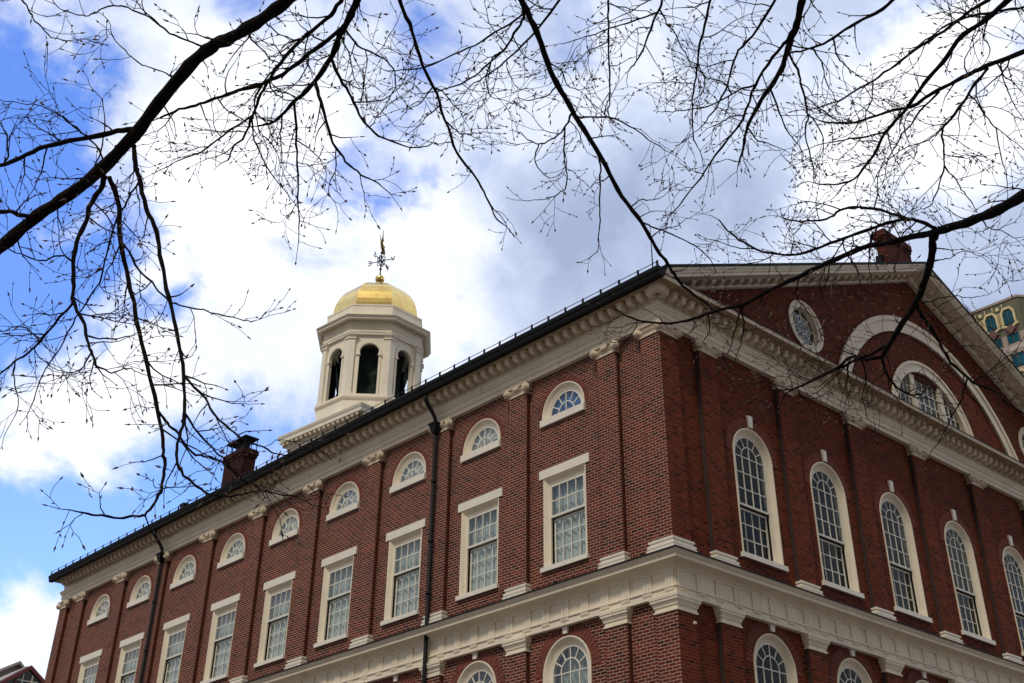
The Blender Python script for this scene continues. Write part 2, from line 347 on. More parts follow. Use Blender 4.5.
# ---- brick arches round the openings (header courses)
def voussoirs(name, mats, r0, r1, z0, mb=None):
    mb = MB(); n = 26
    for k in range(n):
        a0 = PI*k/n+.008; a1 = PI*(k+1)/n-.008
        pts = [(r0*math.cos(a0), r0*math.sin(a0)), (r1*math.cos(a0), r1*math.sin(a0)), (r1*math.cos(a1), r1*math.sin(a1)), (r0*math.cos(a1), r0*math.sin(a1))]
        mb.prism([(a, b+z0) for a, b in pts], -.012, .05)
    return mb.mesh(name, mats)
M['arch_brick'] = mat('arch_brick', (.155, .036, .022), .88, var=.35, vscale=9)
M['arch_brick_end'] = mat('arch_brick_end', (.14, .026, .011), .88, var=.35, vscale=9)

# ---- windows, built in local axes: x along the wall, -y outwards
def fan_bars(mb, zs, r, ri, y0, y1, bar=.014, spokes=5):
    for k in range(1, spokes+1):
        a = PI*k/(spokes+1); dx, dz = math.cos(a), math.sin(a); nx, nz = -dz*bar, dx*bar
        mb.prism([(ri*dx+nx, zs+ri*dz+nz), (ri*dx-nx, zs+ri*dz-nz), (r*dx-nx, zs+r*dz-nz), (r*dx+nx, zs+r*dz+nz)], y0, y1)
    mb.band(arc(0, zs, ri+bar), arc(0, zs, ri-bar), y0-.002, y1+.002)
    mb.box(-bar, bar, y0, y1, zs, zs+ri)
def curtain_sheet(w, z0, z1, y, waves=9, amp=.035, gap=0.0, top=None, seed=0):
    mb = MB(); n = waves*8; rnd = random.Random(seed); ph = rnd.random()*6
    cols = []
    for i in range(n+1):
        t = i/n; x = -w+2*w*t
        yy = y+amp*math.sin(t*waves*2*PI+ph+1.3*math.sin(t*9+ph))
        zt = z1 if top is None else top(x)
        cols.append([(x, yy, z0), (x, yy, zt)])
    for i in range(n):
        if gap and abs((i+.5)/n-.5) < gap: continue
        a, b = cols[i], cols[i+1]; mb.add([a[0], b[0], b[1], a[1]], [(0, 1, 2, 3)])
    return mb
G = .62
def make_sash_window():
    mb = MB()                                                 # casing
    zc_ = 14.06; P_ = lambda h, t: [(-h, 11.64), (-h, t), (h, t), (h, 11.64)]
    mb.splay(P_(.80, zc_), P_(.77, zc_-.03), P_(G+.01, 13.86), -.012, .10, .20)
    w = build('sash_window', mb, M['trim'])
    s = MB(); s.box(-.858, .858, -.085, .2, 11.518, 11.637); build('sill', s, M['white'], w)
    l = MB(); l.box(-.943, .943, -.035, .1, 14.06, 14.305); build('lintel', l, M['white'], w)
    u = MB(); b = .0125                                        # upper sash
    u.box(-G-.02, G+.02, .10, .145, 12.965, 13.02); u.box(-G-.02, G+.02, .10, .145, 13.81, 13.86)
    for x in (-G, G): u.box(x-.025, x+.025, .10, .145, 13.02, 13.81)
    for k in (-1, 0, 1): u.box(k*G/2-b, k*G/2+b, .105, .14, 13.02, 13.81)
    u.box(-G, G, .106, .139, 13.40, 13.43); build('upper_sash', u, M['sash'], w)
    tk = MB(); tk.box(-G-.021, -G-.008, .146, .215, 11.64, 12.962); tk.box(G+.008, G+.021, .146, .215, 11.64, 12.962); tk.box(-G, G, .146, .215, 12.962-.012, 12.962); tk.box(-G-.05, -G-.022, .145, .3, 11.64, 12.962); tk.box(G+.022, G+.05, .145, .3, 11.64, 12.962); build('sash_track_shade', tk, M['iron'], w)  # jamb tracks, plus a black strip painting the shadow under the meeting rail
    lo = MB(); lo.box(-G-.0, G+.02, .195, .235, 11.70, 11.76); lo.box(-G, G+.02, .195, .235, 12.885, 12.935)
    for x in (-G+.05, G): lo.box(x-.025, x+.025, .195, .235, 11.76, 12.87)
    for k in (-1, 0, 1): lo.box(k*G/2-b+.02, k*G/2+b+.02, .20, .23, 11.76, 12.87)
    for k in (1, 2): lo.box(-G, G, .201, .229, 11.76+k*.39-b, 11.76+k*.39+b)
    build('lower_sash', lo, M['sash'], w)
    p = MB(); p.add([(-G, .125, 13), (G, .125, 13), (G, .125, 13.84), (-G, .125, 13.84)], [(0, 1, 2, 3)]); p.add([(-G, .215, 11.7), (G, .215, 11.7), (G, .215, 12.9), (-G, .215, 12.9)], [(0, 1, 2, 3)])
    build('pane', p, M['glass'], w)
    build('curtain', curtain_sheet(.75, 11.6, 14.5, .285, 8, .028, .0), M['curtain'], w)
    return w
def make_lunette(blind, seed):
    mb = MB(); zs = 15.83
    o = [(RO+.03, zs-.075)]+arc(0, zs, RO+.03)+[(-RO-.03, zs-.075)]; i = [(G+.02, zs-.075)]+arc(0, zs, G+.02)+[(-G-.02, zs-.075)]
    mb.splay(o, [(RO, zs-.075)]+arc(0, zs, RO)+[(-RO, zs-.075)], i, -.02, .09, .2)
    w = build('lunette_window', mb, M['trim'])
    s = MB(); s.box(-.858, .858, -.085, .2, 15.555, 15.755); build('sill', s, M['white'], w)
    f = MB(); f.band(arc(0, zs, G+.02), arc(0, zs, G-.035), .10, .15); f.box(-G+.03, G-.03, .10, .15, zs-.07, zs-.015); fan_bars(f, zs, G-.03, .30, .105, .145)
    build('sash', f, M['sash'], w)
    p = MB(); p.add([(a, .125, b) for a, b in arc(0, zs, G)+[(-G, zs-.05), (G, zs-.05)]], [tuple(range(27))]); build('pane', p, M['glass'], w)
    build('blind', curtain_sheet(G+.1, zs-.12, 0, .20, 6, .015, 0, lambda x: zs+math.sqrt(max(.0, (G+.12)**2-x*x)), seed), blind, w)
    obj('brick_arch', ME_LARCH, w)
    return w
def make_arched(z0, zs, meet, rows_low, rows_up, cur, glass, key, ring, sill_z, sill_hw=.917):
    mb = MB()
    o = [(RO+.03, z0)]+arc(0, zs, RO+.03)+[(-RO-.03, z0)]; i = [(G+.02, z0)]+arc(0, zs, G+.02)+[(-G-.02, z0)]
    mb.splay(o, [(RO-.005, z0)]+arc(0, zs, RO-.005)+[(-RO+.005, z0)], [(G+.01, z0)]+arc(0, zs, G+.01)+[(-G-.01, z0)], -.03, .10, .24)
    w = build('arched_window', mb, M['trim'])
    s = MB(); s.box(-sill_hw, sill_hw, -.09, .2, sill_z, z0); build('sill', s, M['white'], w)
    k = MB(); k.prism([(-.07, key[0]), (.07, key[0]), (.10, key[1]), (-.10, key[1])], -.07, .05); build('keystone', k, M['white'], w)
    b = .0125; u = MB(); u.band(arc(0, zs, G+.02), arc(0, zs, G-.03), .10, .145); fan_bars(u, zs, G-.03, .33, .105, .14)
    u.box(-G, G, .10, .145, meet-.02, meet+.03)
    for x in (-G, G): u.box(x-.03, x+.03, .10, .145, meet, zs)
    for q in (-1, 0, 1): u.box(q*G/2-b, q*G/2+b, .105, .14, meet, zs)
    for q in range(1, rows_up+1):
        z = meet+(zs-meet)*q/rows_up; u.box(-G, G, .106, .139, z-b, z+b)
    build('upper_sash', u, M['sash'], w)
    tk = MB(); tk.box(-G-.021, -G-.008, .146, .215, z0, meet-.022); tk.box(G+.008, G+.021, .146, .215, z0, meet-.022); tk.box(-G, G, .146, .215, meet-.022-.012, meet-.022); tk.box(-G-.05, -G-.022, .145, .3, z0, meet-.022); tk.box(G+.022, G+.05, .145, .3, z0, meet-.022); build('sash_track_shade', tk, M['iron'], w)  # dark tracks; the top strip paints shade below the meeting rail
    lo = MB(); lo.box(-G, G, .195, .235, z0+.03, z0+.09); lo.box(-G, G, .195, .235, meet-.105, meet-.055)
    for x in (-G, G-.05): lo.box(x-.025, x+.025, .195, .235, z0+.09, meet-.12)
    for q in (-1, 0, 1): lo.box(q*G/2-b-.02, q*G/2+b-.02, .20, .23, z0+.09, meet-.12)
    for q in range(1, rows_low): z = z0+.09+(meet-.06-z0-.09)*q/rows_low; lo.box(-G, G, .201, .229, z-b, z+b)
    build('lower_sash', lo, M['sash'], w)
    p = MB(); p.add([(a, .125, b) for a, b in [(-G, meet), (G, meet)]+arc(0, zs, G)], [tuple(range(27))]); p.add([(-G, .215, z0+.05), (G, .215, z0+.05), (G, .215, meet-.1), (-G, .215, meet-.1)], [(0, 1, 2, 3)])
    build('pane', p, glass, w)
    build('curtain', curtain_sheet(.72, z0-.1, 0, .42, 7, .04, 0, lambda x: zs+math.sqrt(max(.0, .75**2-x*x))), cur, w)
    obj('brick_arch', ring, w)
    return w
ME_LARCH = voussoirs('brick_arch', M['arch_brick'], RO+.05, RO+.17, 15.83)
ME_LOW = voussoirs('brick_arch', M['arch_brick'], RO+.055, RO+.33, 8.95)
ME_LOWE = voussoirs('brick_arch', M['arch_brick_end'], RO+.055, RO+.33, 8.95)
ME_UPE = voussoirs('brick_arch', M['arch_brick_end'], RO+.055, RO+.30, 14.34)
protos = [make_sash_window(), make_lunette(M['lunblind'], 3), make_arched(6.3, 8.95, 7.6, 3, 3, M['curtain'], M['glass'], (9.83, 10.02), ME_LOW, 6.18)]
blue_lun = make_lunette(M['blue'], 5)  # sheet behind the pane that colours it blue
loc, rz = place('long', YC[0]); blue_lun.parent = hall; blue_lun.location = loc; blue_lun.rotation_euler = (0, 0, rz); blue_lun['label'] = 'half round window with a blue sheet behind its glass'
for p, first in zip(protos, (0, 1, 0)):
    for k in range(first, 9):
        loc, rz = place('long', YC[k])
        if k == first: p.parent = hall; p.location = loc; p.rotation_euler = (0, 0, rz)
        else: copy_tree(p, hall, loc, rz)
protos = [make_arched(11.62, 14.34, 12.99, 3, 3, M['dimcurtain'], M['glassd'], (15.2, 15.54), ME_UPE, 11.493), make_arched(6.3, 8.95, 7.6, 3, 3, M['dimcurtain'], M['glassd'], (9.83, 10.02), ME_LOWE, 6.18)]
for p in protos:
    for k in range(7):
        loc, rz = place('end', XC[k])
        if k == 0: p.parent = hall; p.location = loc
        else: copy_tree(p, hall, loc, rz)

# lunette of the gable, round windows, big arch band
mb = MB(); mb.band([(2.56, 18.0)]+arc(0, 18.09, 2.56, 0, PI, 40)+[(-2.56, 18.0)], [(2.22, 18.0)]+arc(0, 18.09, 2.22, 0, PI, 40)+[(-2.22, 18.0)], -.03, .24)
mb.band(arc(0, 18.09, 2.60, 0, PI, 40), arc(0, 18.09, 2.50, 0, PI, 40), -.07, -.03)
for x in (-.86, .86): mb.box(x-.13, x+.13, .03, .22, 18.0, 18.09+math.sqrt(2.22**2-.99**2))
lw = build('gable_lunette', mb, M['trim'], hall, loc=(AX, 0, 0))
f = MB(); b = .016
def lz(x): return 18.09+math.sqrt(max(.01, 2.2**2-x*x))
for x in (-2.0, -1.7, -1.4, -1.15, -.5, -.17, .17, .5, 1.15, 1.4, 1.7, 2.0): f.box(x-b, x+b, .105, .145, 18.05, lz(x))
for z in (18.4, 18.8, 19.2, 19.6, 20.0):
    h = math.sqrt(2.2**2-(z-18.09)**2); f.box(-h, h, .106, .144, z-b*(1.8 if z == 19.2 else 1), z+b)
build('sash', f, M['sash'], lw)
p = MB(); p.add([(a, .13, b) for a, b in arc(0, 18.09, 2.2, 0, PI, 30)], [tuple(range(31))]); build('pane', p, M['glassd'], lw)
rw = None
for cx in (RC, W-RC):
    if rw is None:
        mb = MB(); mb.band(arc(0, RZ, .84, 0, 2*PI*35/36, 35), arc(0, RZ, .63, 0, 2*PI*35/36, 35), -.03, .2, True)
        mb.band(arc(0, RZ, .86, 0, 2*PI*35/36, 35), arc(0, RZ, .78, 0, 2*PI*35/36, 35), -.06, -.03, True)
        rw = build('round_window', mb, M['trim'], hall, loc=(cx, 0, 0))
        f = MB(); f.band(arc(0, RZ, .64, 0, 2*PI*35/36, 35), arc(0, RZ, .60, 0, 2*PI*35/36, 35), .10, .15, True)
        for rr in (.22, .42): f.band(arc(0, RZ, rr+.015, 0, 2*PI*7/8, 7), arc(0, RZ, rr-.015, 0, 2*PI*7/8, 7), .104, .144, True)
        for k in range(8):
            a = 2*PI*k/8; dx, dz = math.cos(a), math.sin(a); r1, r2 = (.22, .61)
            f.prism([(r1*dx-dz*.014, RZ+r1*dz+dx*.014), (r1*dx+dz*.014, RZ+r1*dz-dx*.014), (r2*dx+dz*.014, RZ+r2*dz-dx*.014), (r2*dx-dz*.014, RZ+r2*dz+dx*.014)], .105, .143)
        build('sash', f, M['sash'], rw)
        p = MB(); p.add([(a, .125, b) for a, b in arc(0, RZ, .62, 0, 2*PI*35/36, 35)], [tuple(range(36))]); build('pane', p, M['glass'], rw)
        q = MB(); q.prism(arc(0, RZ, .7, 0, 2*PI*35/36, 35), .34, .36); build('blind', q, M['dimcurtain'], rw)
    else: copy_tree(rw, hall, (cx, 0, 0))
mb = MB(); a0 = math.asin((18.0-16.12)/5.5)
mb.band(arc(0, 16.12, 6.03, a0-.02, PI-a0+.02, 60), arc(0, 16.12, 5.53, a0-.02, PI-a0+.02, 60), -.07, .0)
mb.band(arc(0, 16.12, 6.06, a0-.02, PI-a0+.02, 60), arc(0, 16.12, 5.90, a0-.02, PI-a0+.02, 60), -.12, -.07)
mb.band(arc(0, 16.12, 5.66, a0-.02, PI-a0+.02, 60), arc(0, 16.12, 5.50, a0-.02, PI-a0+.02, 60), -.10, -.07)
build('blind_arch', mb, M['trim'], hall, loc=(AX, 0, 0))

# ---- pilasters
HW, DP = .355, .14
BASE = [(10.99, .095), (11.12, .095), (11.125, .055), (11.16, .08), (11.21, .08), (11.235, .035), (11.27, .03), (11.285, .06), (11.33, .06), (11.345, .02), (11.36, .0)]
DORIC = [(9.63, .003), (9.64, .03), (9.68, .03), (9.685, .008), (9.76, .008), (9.765, .03), (9.80, .035), (9.87, .07), (9.875, .085), (9.93, .085), (9.935, .10), (9.999, .105)]
def ionic(mb, x0, x1, y0, y1, sides):
    mb.loft(x0, x1, y0, y1, [(16.77, .0), (16.775, .035), (16.815, .035), (16.82, .005), (16.86, .01), (16.92, .05), (16.98, .075), (16.985, .02), (17.03, .02), (17.035, .09), (17.10, .10)])
    for (px, py, dx, dy) in sides:                      # volutes, turned outward on the corners
        ax = Vector((dx, dy, 0)).normalized(); t = Vector((-ax.y, ax.x, 0)); c = Vector((px, py, 16.93))
        for r, h0, h1 in ((.115, -.11, .10), (.085, .10, .125), (.045, .125, .15)):
            rr = [[tuple(c+ax*h+(t*math.cos(2*PI*k/14)+Vector((0, 0, 1))*math.sin(2*PI*k/14))*r) for k in range(14)] for h in (h0, h1)]
            mb.rings(rr)
    cx = (x0+x1)/2
    if x1-x0 < .9: mb.loft(cx-.09, cx+.09, y0-.08, y0, [(16.9, -.03), (16.95, .02), (17.02, .03), (17.06, .0)])
def make_pilaster(bm_, side_mat, side_w):
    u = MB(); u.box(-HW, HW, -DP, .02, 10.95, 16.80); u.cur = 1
    for sx in (-1, 1): u.box(sx*HW-.001 if sx > 0 else -HW-side_w, HW+side_w if sx > 0 else -HW+.001, -DP+.03, .02, 11.0, 16.80)  # added strips colour the pilaster's side faces darker
    up = build('upper_pilaster', u, [bm_, side_mat])
    b = MB(); b.loft(-HW, HW, -DP, .01, BASE); build('base', b, M['white'], up)
    c = MB(); ionic(c, -HW, HW, -DP, .01, [(-HW-.02, -DP-.03, -1, -1.6), (HW+.02, -DP-.03, 1, -1.6)]); build('capital', c, M['trimdirt'], up)
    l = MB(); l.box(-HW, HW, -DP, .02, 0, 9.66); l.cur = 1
    for sx in (-1, 1): l.box(sx*HW-.001 if sx > 0 else -HW-side_w, HW+side_w if sx > 0 else -HW+.001, -DP+.03, .02, 0, 9.65)
    lp = build('lower_pilaster', l, [bm_, side_mat])
    d = MB(); d.loft(-HW, HW, -DP, .01, DORIC); build('capital', d, M['trim'], lp)
    return up, lp
for side, cs, end, bm_ in (('long', YC, L, M['brick']), ('end', XC, W, M['brick_end'])):
    ps = [1.78]+[(a+b)/2 for a, b in zip(cs, cs[1:])]+[end-1.78]
    pr_ = make_pilaster(bm_, M['side_brown' if side == 'long' else 'side_dark'], .004 if side == 'long' else .03)
    for k, s in enumerate(ps):
        loc, rz = place(side, s)
        for p in pr_:
            if k == 0: p.parent = hall; p.location = loc; p.rotation_euler = (0, 0, rz)
            else: copy_tree(p, hall, loc, rz)
for (x0, x1, y0, y1, ds) in ((-DP, .53, -DP, .53, [(-1, 1), (-1, -1), (1, -1)]), (-DP, .53, L-.53, L+DP, [(-1, -1), (-1, 1)]), (W-.53, W+DP, -DP, .53, [(-1, -1), (1, -1)])):
    u = MB(); u.box(x0, x1, y0, y1, 10.95, 16.80); u.box(x0, x1, y0, y1, 0, 9.66)
    # long-side brick on faces looking along x, gable brick on faces looking along y
    me = u.mesh('corner_pier', [M['brick'], M['brick_end']])
    for p in me.polygons: p.material_index = 1 if abs(p.normal.y) > .5 else 0
    cp = obj('corner_pier', me, hall)
    b = MB(); b.loft(x0, x1, y0, y1, BASE); build('base', b, M['white'], cp)
    c = MB(); cx, cy, h = (x0+x1)/2, (y0+y1)/2, (x1-x0)/2+.02
    ionic(c, x0, x1, y0, y1, [(cx+a*h, cy+b_*h, a, b_) for a, b_ in ds]); build('capital', c, M['trimdirt'], cp)
    d = MB(); d.loft(x0, x1, y0, y1, DORIC); build('capital', d, M['trim'], cp)

# ---- entablatures: profiles swept round the four walls with mitred corners
def sweep(prof):
    mb = MB(); mb.rings([[(-o, -o, z), (W+o, -o, z), (W+o, L+min(o, .3), z), (-o, L+min(o, .3), z)] for o, z in prof], cap=False); return mb
# lower (between the storeys)
LOW = [(.0, 10.0), (.15, 10.0), (.15, 10.17), (.18, 10.175), (.18, 10.21), (.12, 10.215), (.12, 10.585), (.15, 10.59), (.15, 10.63), (.19, 10.66), (.19, 10.69), (.26, 10.72), (.27, 10.74), (.43, 10.745), (.43, 10.82), (.45, 10.83), (.50, 10.90), (.505, 10.925), (.0, 10.93)]
ent = build('lower_entablature', sweep(LOW), M['trim'], hall)
mb = MB(); mb.rings([[(-o, -o, z), (W+o, -o, z), (W+o, L+o, z), (-o, L+o, z)] for o, z in ((.525, 10.905), (.525, 10.945), (.02, 11.02), (.02, 10.96), (.49, 10.928))], cap=False)
build('lead_flashing', mb, M['lead'], ent)
mb = MB()
for q in (-1, 0, 1): mb.prism([(q*.085-.036, 10.215), (q*.085+.036, 10.215), (q*.085+.036, 10.555), (q*.085-.036, 10.555)], -.155, -.115)
mb.box(-.13, .13, -.138, -.115, 10.215, 10.556); mb.box(-.14, .14, -.165, -.115, 10.556, 10.586); mb.box(-.125, .125, -.165, -.14, 10.135, 10.168)
for q in range(6): mb.box(-.118+q*.0475-.015, -.118+q*.0475+.015, -.172, -.14, 10.10, 10.169)
tri = mb.mesh('triglyph', M['trim'])
for side, end in (('end', W), ('long', L)):
    n = round((end-.2)/.682)
    for k in range(n+1):
        loc, rz = place(side, .05+(end-.1)*k/n); obj('triglyph', tri, ent, loc, rz)
# upper
M['soffit'] = mat('shaded_brown_soffit', (.34, .24, .145), .8, var=.3, vscale=6, dirt=(.20, .13, .07, .6))  # brown holds dirt plus painted shade between the modillions
UP = [(.0, 17.10), (.15, 17.10), (.15, 17.235), (.175, 17.24), (.175, 17.40), (.20, 17.405), (.22, 17.46), (.255, 17.50), (.255, 17.555), (.15, 17.56), (.15, 17.80), (.18, 17.805), (.20, 17.86), (.22, 17.93), (.80, 17.932), (.80, 17.985), (.815, 17.99), (.82, 18.02), (.0, 18.03)]
ent2 = build('upper_entablature', sweep(UP), M['trim'], hall)
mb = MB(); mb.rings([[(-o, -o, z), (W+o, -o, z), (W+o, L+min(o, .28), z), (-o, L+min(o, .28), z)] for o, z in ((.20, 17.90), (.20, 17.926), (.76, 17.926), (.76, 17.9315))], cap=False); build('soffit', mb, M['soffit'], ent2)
mb = MB(); mb.prism([(-.20, 17.745), (-.38, 17.745), (-.44, 17.775), (-.475, 17.83), (-.48, 17.90), (-.47, 17.9315), (-.20, 17.9315)], -.078, .078, 'yz')
mb.box(-.09, .09, -.50, -.20, 17.90, 17.9318)
mod = mb.mesh('modillion', M['trim'])
for side, end in (('end', W), ('long', L)):
    n = round((end+.9)/.345); rest = MB()
    for k in range(n+1):
        s = -.45+(end+.9)*k/n
        if s > end-.1: continue
        loc, rz = place(side, s)
        if k < 50: obj('modillion', mod, ent2, loc, rz)
        else: rest.add([((v.co.x+s, v.co.y, v.co.z) if side == 'end' else (v.co.y, s-v.co.x, v.co.z)) for v in mod.vertices], [tuple(p.vertices) for p in mod.polygons])
    o = build('distant_modillions', rest, M['trimdirt'], ent2); o['kind'] = 'stuff'
mb = MB(); mb.box(-.80, W+.80, -.835, -.02, 18.022, 18.05); build('lead_flashing', mb, M['lead'], ent2)

# ---- roof, rakes, gutter, rails
ZE, EO = 18.14, .85
AZ = ZE+SL*(AX+EO)
mb = MB()
mb.prism([(-.70, ZE-.02), (-.62, ZE-.1), (AX, AZ-.16), (W+.62, ZE-.1), (W+.70, ZE-.02), (AX, AZ)], -.78, L+.34)
build('roof', mb, M['slate'], hall)
def rake(sgn):
    """raking cornice: outline (outward, below the roof line), swept up one slope"""
    t = MB(); m_ = []; ld = MB()
    prof = [(.02, -.05), (.87, -.05), (.865, -.10), (.82, -.16), (.80, -.20), (.76, -.21), (.76, -.30), (.24, -.305), (.21, -.36), (.18, -.42), (.15, -.45), (.02, -.46)]
    def pt(x, o, h): return (x if sgn > 0 else W-x, -o, max(ZE+SL*(x+EO)+h, 18.031+o*.001))
    t.rings([[pt(x, o, h) for o, h in prof] for x in (-.50, -.02, AX)])
    ld.rings([[pt(x, o, h) for o, h in ((.02, .03), (.90, .03), (.90, -.05), (.86, -.052), (.02, -.052))] for x in (-.60, AX)])
    x = 1.1
    while x < AX-.1:
        vs = [pt(x+dx, o, h) for dx in (-.085, .085) for o, h in ((.2, -.304), (.2, -.41), (.38, -.41), (.43, -.39), (.46, -.36), (.46, -.304))]
        m1 = MB(); m_.append(m1); m1.add(vs, [tuple(range(6)), tuple(range(11, 5, -1))]+[(i, (i+1) % 6, 6+(i+1) % 6, 6+i) for i in range(6)]); x += .44
    r = build('raking_cornice', t, M['trim'], hall); [obj('modillion', m2.mesh('modillion', M['trimdirt']), r) for m2 in m_]; build('lead_capping', ld, M['lead'], r)
rake(1); rake(-1)
mb = MB()       # black gutter with a moulded face along each eave
prof = [(.64, 17.91), (.72, 17.895), (.80, 17.90), (.825, 17.96), (.83, 18.02), (.855, 18.05), (.87, 18.12), (.87, 18.15), (.64, 18.15)]
for sgn in (1, -1):
    g = MB(); g.rings([[((-o if sgn > 0 else W+o), y, z) for o, z in prof] for y in (-.88, L+.36)]); build('gutter', g, M['lead'], hall)
rail = MB()
for o, z in ((.80, 18.33), (.76, 18.25)): rail.tube([(-o, -.8, z), (-o, L+.3, z)], .011, 5)
rl = build('snow_rail', rail, M['iron'], hall)
pm = MB(); pm.box(-.815, -.785, -.03, .03, 18.14, 18.36); pm.box(-.84, -.76, -.045, .045, 18.12, 18.19); pme = pm.mesh('post', M['iron'])
n = 53
for k in range(n): obj('post', pme, rl, (0, -.78+(L+1.05)*k/(n-1), 0))
mb = MB(); mb.tube([(-.66, -.5, 18.05), (-.66, -.5, 19.05), (-.66, -.5, 19.72)], [.022, .014, .006], 6); mb.box(-.70, -.62, -.54, -.46, 18.05, 18.2)
build('lightning_rod', mb, M['iron'], hall)
# downspouts
for ys in (8.86, 25.58):
    mb = MB(); r = .062
    mb.tube([(-.72, ys, 17.92), (-.70, ys, 17.72), (-.60, ys, 17.58), (-.42, ys-.02, 17.38), (-.32, ys-.03, 17.22), (-.28, ys-.03, 17.05)], r, 10)
    ds = build('downspout', mb, M['iron'], hall, True)
    h = MB(); h.loft(-.28-.07, -.28+.07, ys-.10, ys+.04, [(16.72, .0), (16.80, .03), (16.90, .07), (17.0, .075), (17.0, .11), (17.05, .11)]); build('hopper', h, M['iron'], ds)
    q = MB(); q.tube([(-.26, ys-.03, 16.75), (-.26, ys-.03, .1)], r, 10)
    for z in (15.2, 13.4, 11.9, 9.2): q.tube([(-.26, ys-.03, z-.03), (-.26, ys-.03, z+.03)], r+.018, 10)
    build('pipe', q, M['iron'], ds, True)

# ---- chimneys
mb = MB(); mb.loft(AX-.80, AX+.86, .05, .46, [(20, 0), (25.55, 0), (25.56, .03), (25.66, .03), (25.67, .06), (25.92, .06), (25.93, .0), (26.0, .0)])
ch = build('gable_chimney', mb, M['brick_stack'], hall)
mb = MB(); mb.box(AX-.94, AX-.80, .25, .5, 24.0, 24.9); build('flashing_box', mb, M['lead'], ch)
cx, cy = 3.93, 28.15
mb = MB(); mb.loft(cx-.33, cx+.33, cy-.78, cy+.78, [(19, 0), (22.80, 0), (22.81, .04), (22.92, .04), (22.93, .08), (23.12, .08), (23.13, .04), (23.2, .04)])
c2 = build('roof_chimney', mb, M['brick_chimney'], hall)
mb = MB()
for sx in (-.31, .31):
    for sy in (-.76, -.26, .26, .76): mb.tube([(cx+sx, cy+sy, 23.2), (cx+sx, cy+sy, 23.72)], .022, 5)
mb.loft(cx-.33, cx+.33, cy-.78, cy+.78, [(23.71, .03), (23.76, .03), (23.83, -.1)]); build('chimney_cap', mb, M['lead'], c2)
mb = MB(); mb.box(cx-.12, cx+.12, cy-.5, cy+.3, 23.2, 23.6); build('flue', mb, M['iron'], c2)
mb = MB(); mb.loft(-.30, -.05, 24.4, 24.68, [(18.2, 0), (18.72, 0), (18.73, .03), (18.80, .03)]); build('roof_vent', mb, M['iron'], hall)
mb = MB(); mb.box(.38, .43, -.18, -.139, 9.40, 9.46); mb.tube([(.405, -.17, 9.43), (.405, -.22, 9.42)], .018, 8); build('wall_camera', mb, M['white'], hall)

# ------------------------------------------------------------------ cupola
QX, QY = 12.90, 31.35
cup = obj('cupola', None, hall, (QX, QY, 0), R(5))
H = 2.85
mb = MB(); mb.loft(-H, H, -H, H, [(18, 0), (26.75, 0), (26.76, .05), (26.9, .05), (26.95, .1), (27.05, .1), (27.1, .16), (27.17, .18), (27.18, .36), (27.36, .37), (27.40, .40), (27.52, .44), (27.56, .44), (27.62, .1), (27.7, -.2)])
build('base_block', mb, M['cupola'], cup)
mb = MB()
for sd in range(4):
    a = sd*PI/2; c_, s_ = math.cos(a), math.sin(a); n = 17
    for k in range(n):
        s = -H-.05+(2*H+.1)*k/(n-1); pts = []
        for (px, py) in ((s-.09, -H-.15), (s+.09, -H-.15), (s+.09, -H-.33), (s-.09, -H-.33)): pts.append((px*c_-py*s_, px*s_+py*c_))
        mb.add([(x, y, z) for z in (27.02, 27.178) for x, y in pts], [(0, 1, 2, 3), (7, 6, 5, 4), (0, 1, 5, 4), (1, 2, 6, 5), (2, 3, 7, 6), (3, 0, 4, 7)])
build('dentil_course', mb, M['trimdirt'], cup)['kind'] = 'stuff'
def octr(r, z, ph=PI/8): return [(r*math.cos(ph+k*PI/4), r*math.sin(ph+k*PI/4), z) for k in range(8)]
mb = MB(); mb.rings([octr(r, z) for r, z in ((2.86, 27.5), (2.86, 28.62), (2.90, 28.66), (2.98, 28.72), (2.98, 28.82), (2.80, 28.86), (2.2, 28.87))]); build('octagonal_base', mb, M['cupola'], cup)
RW = 2.73; AP = RW*math.cos(PI/8); HS = RW*math.sin(PI/8)
def face(k):
    a = k*PI/4; n = Vector((math.cos(a), math.sin(a), 0)); t = Vector((-n.y, n.x, 0)); return n, t
mb = MB(); ah, asp, az0 = .51, 31.40, 28.95
for k in range(8):
    n, t = face(k)
    def f(s, z, d): p = n*(AP-d)+t*s; return (p.x, p.y, z)
    wall_panels(mb, [(rect_poly(-HS, HS, 28.84, 33.2), [arch_poly(0, az0, asp, ah, 16)])], f, .13)
build('arcade_wall', mb, M['cupola'], cup)
mb = MB(); mb.rings([octr(RW-.2, z) for z in (28.87, 33.1)], cap=False)
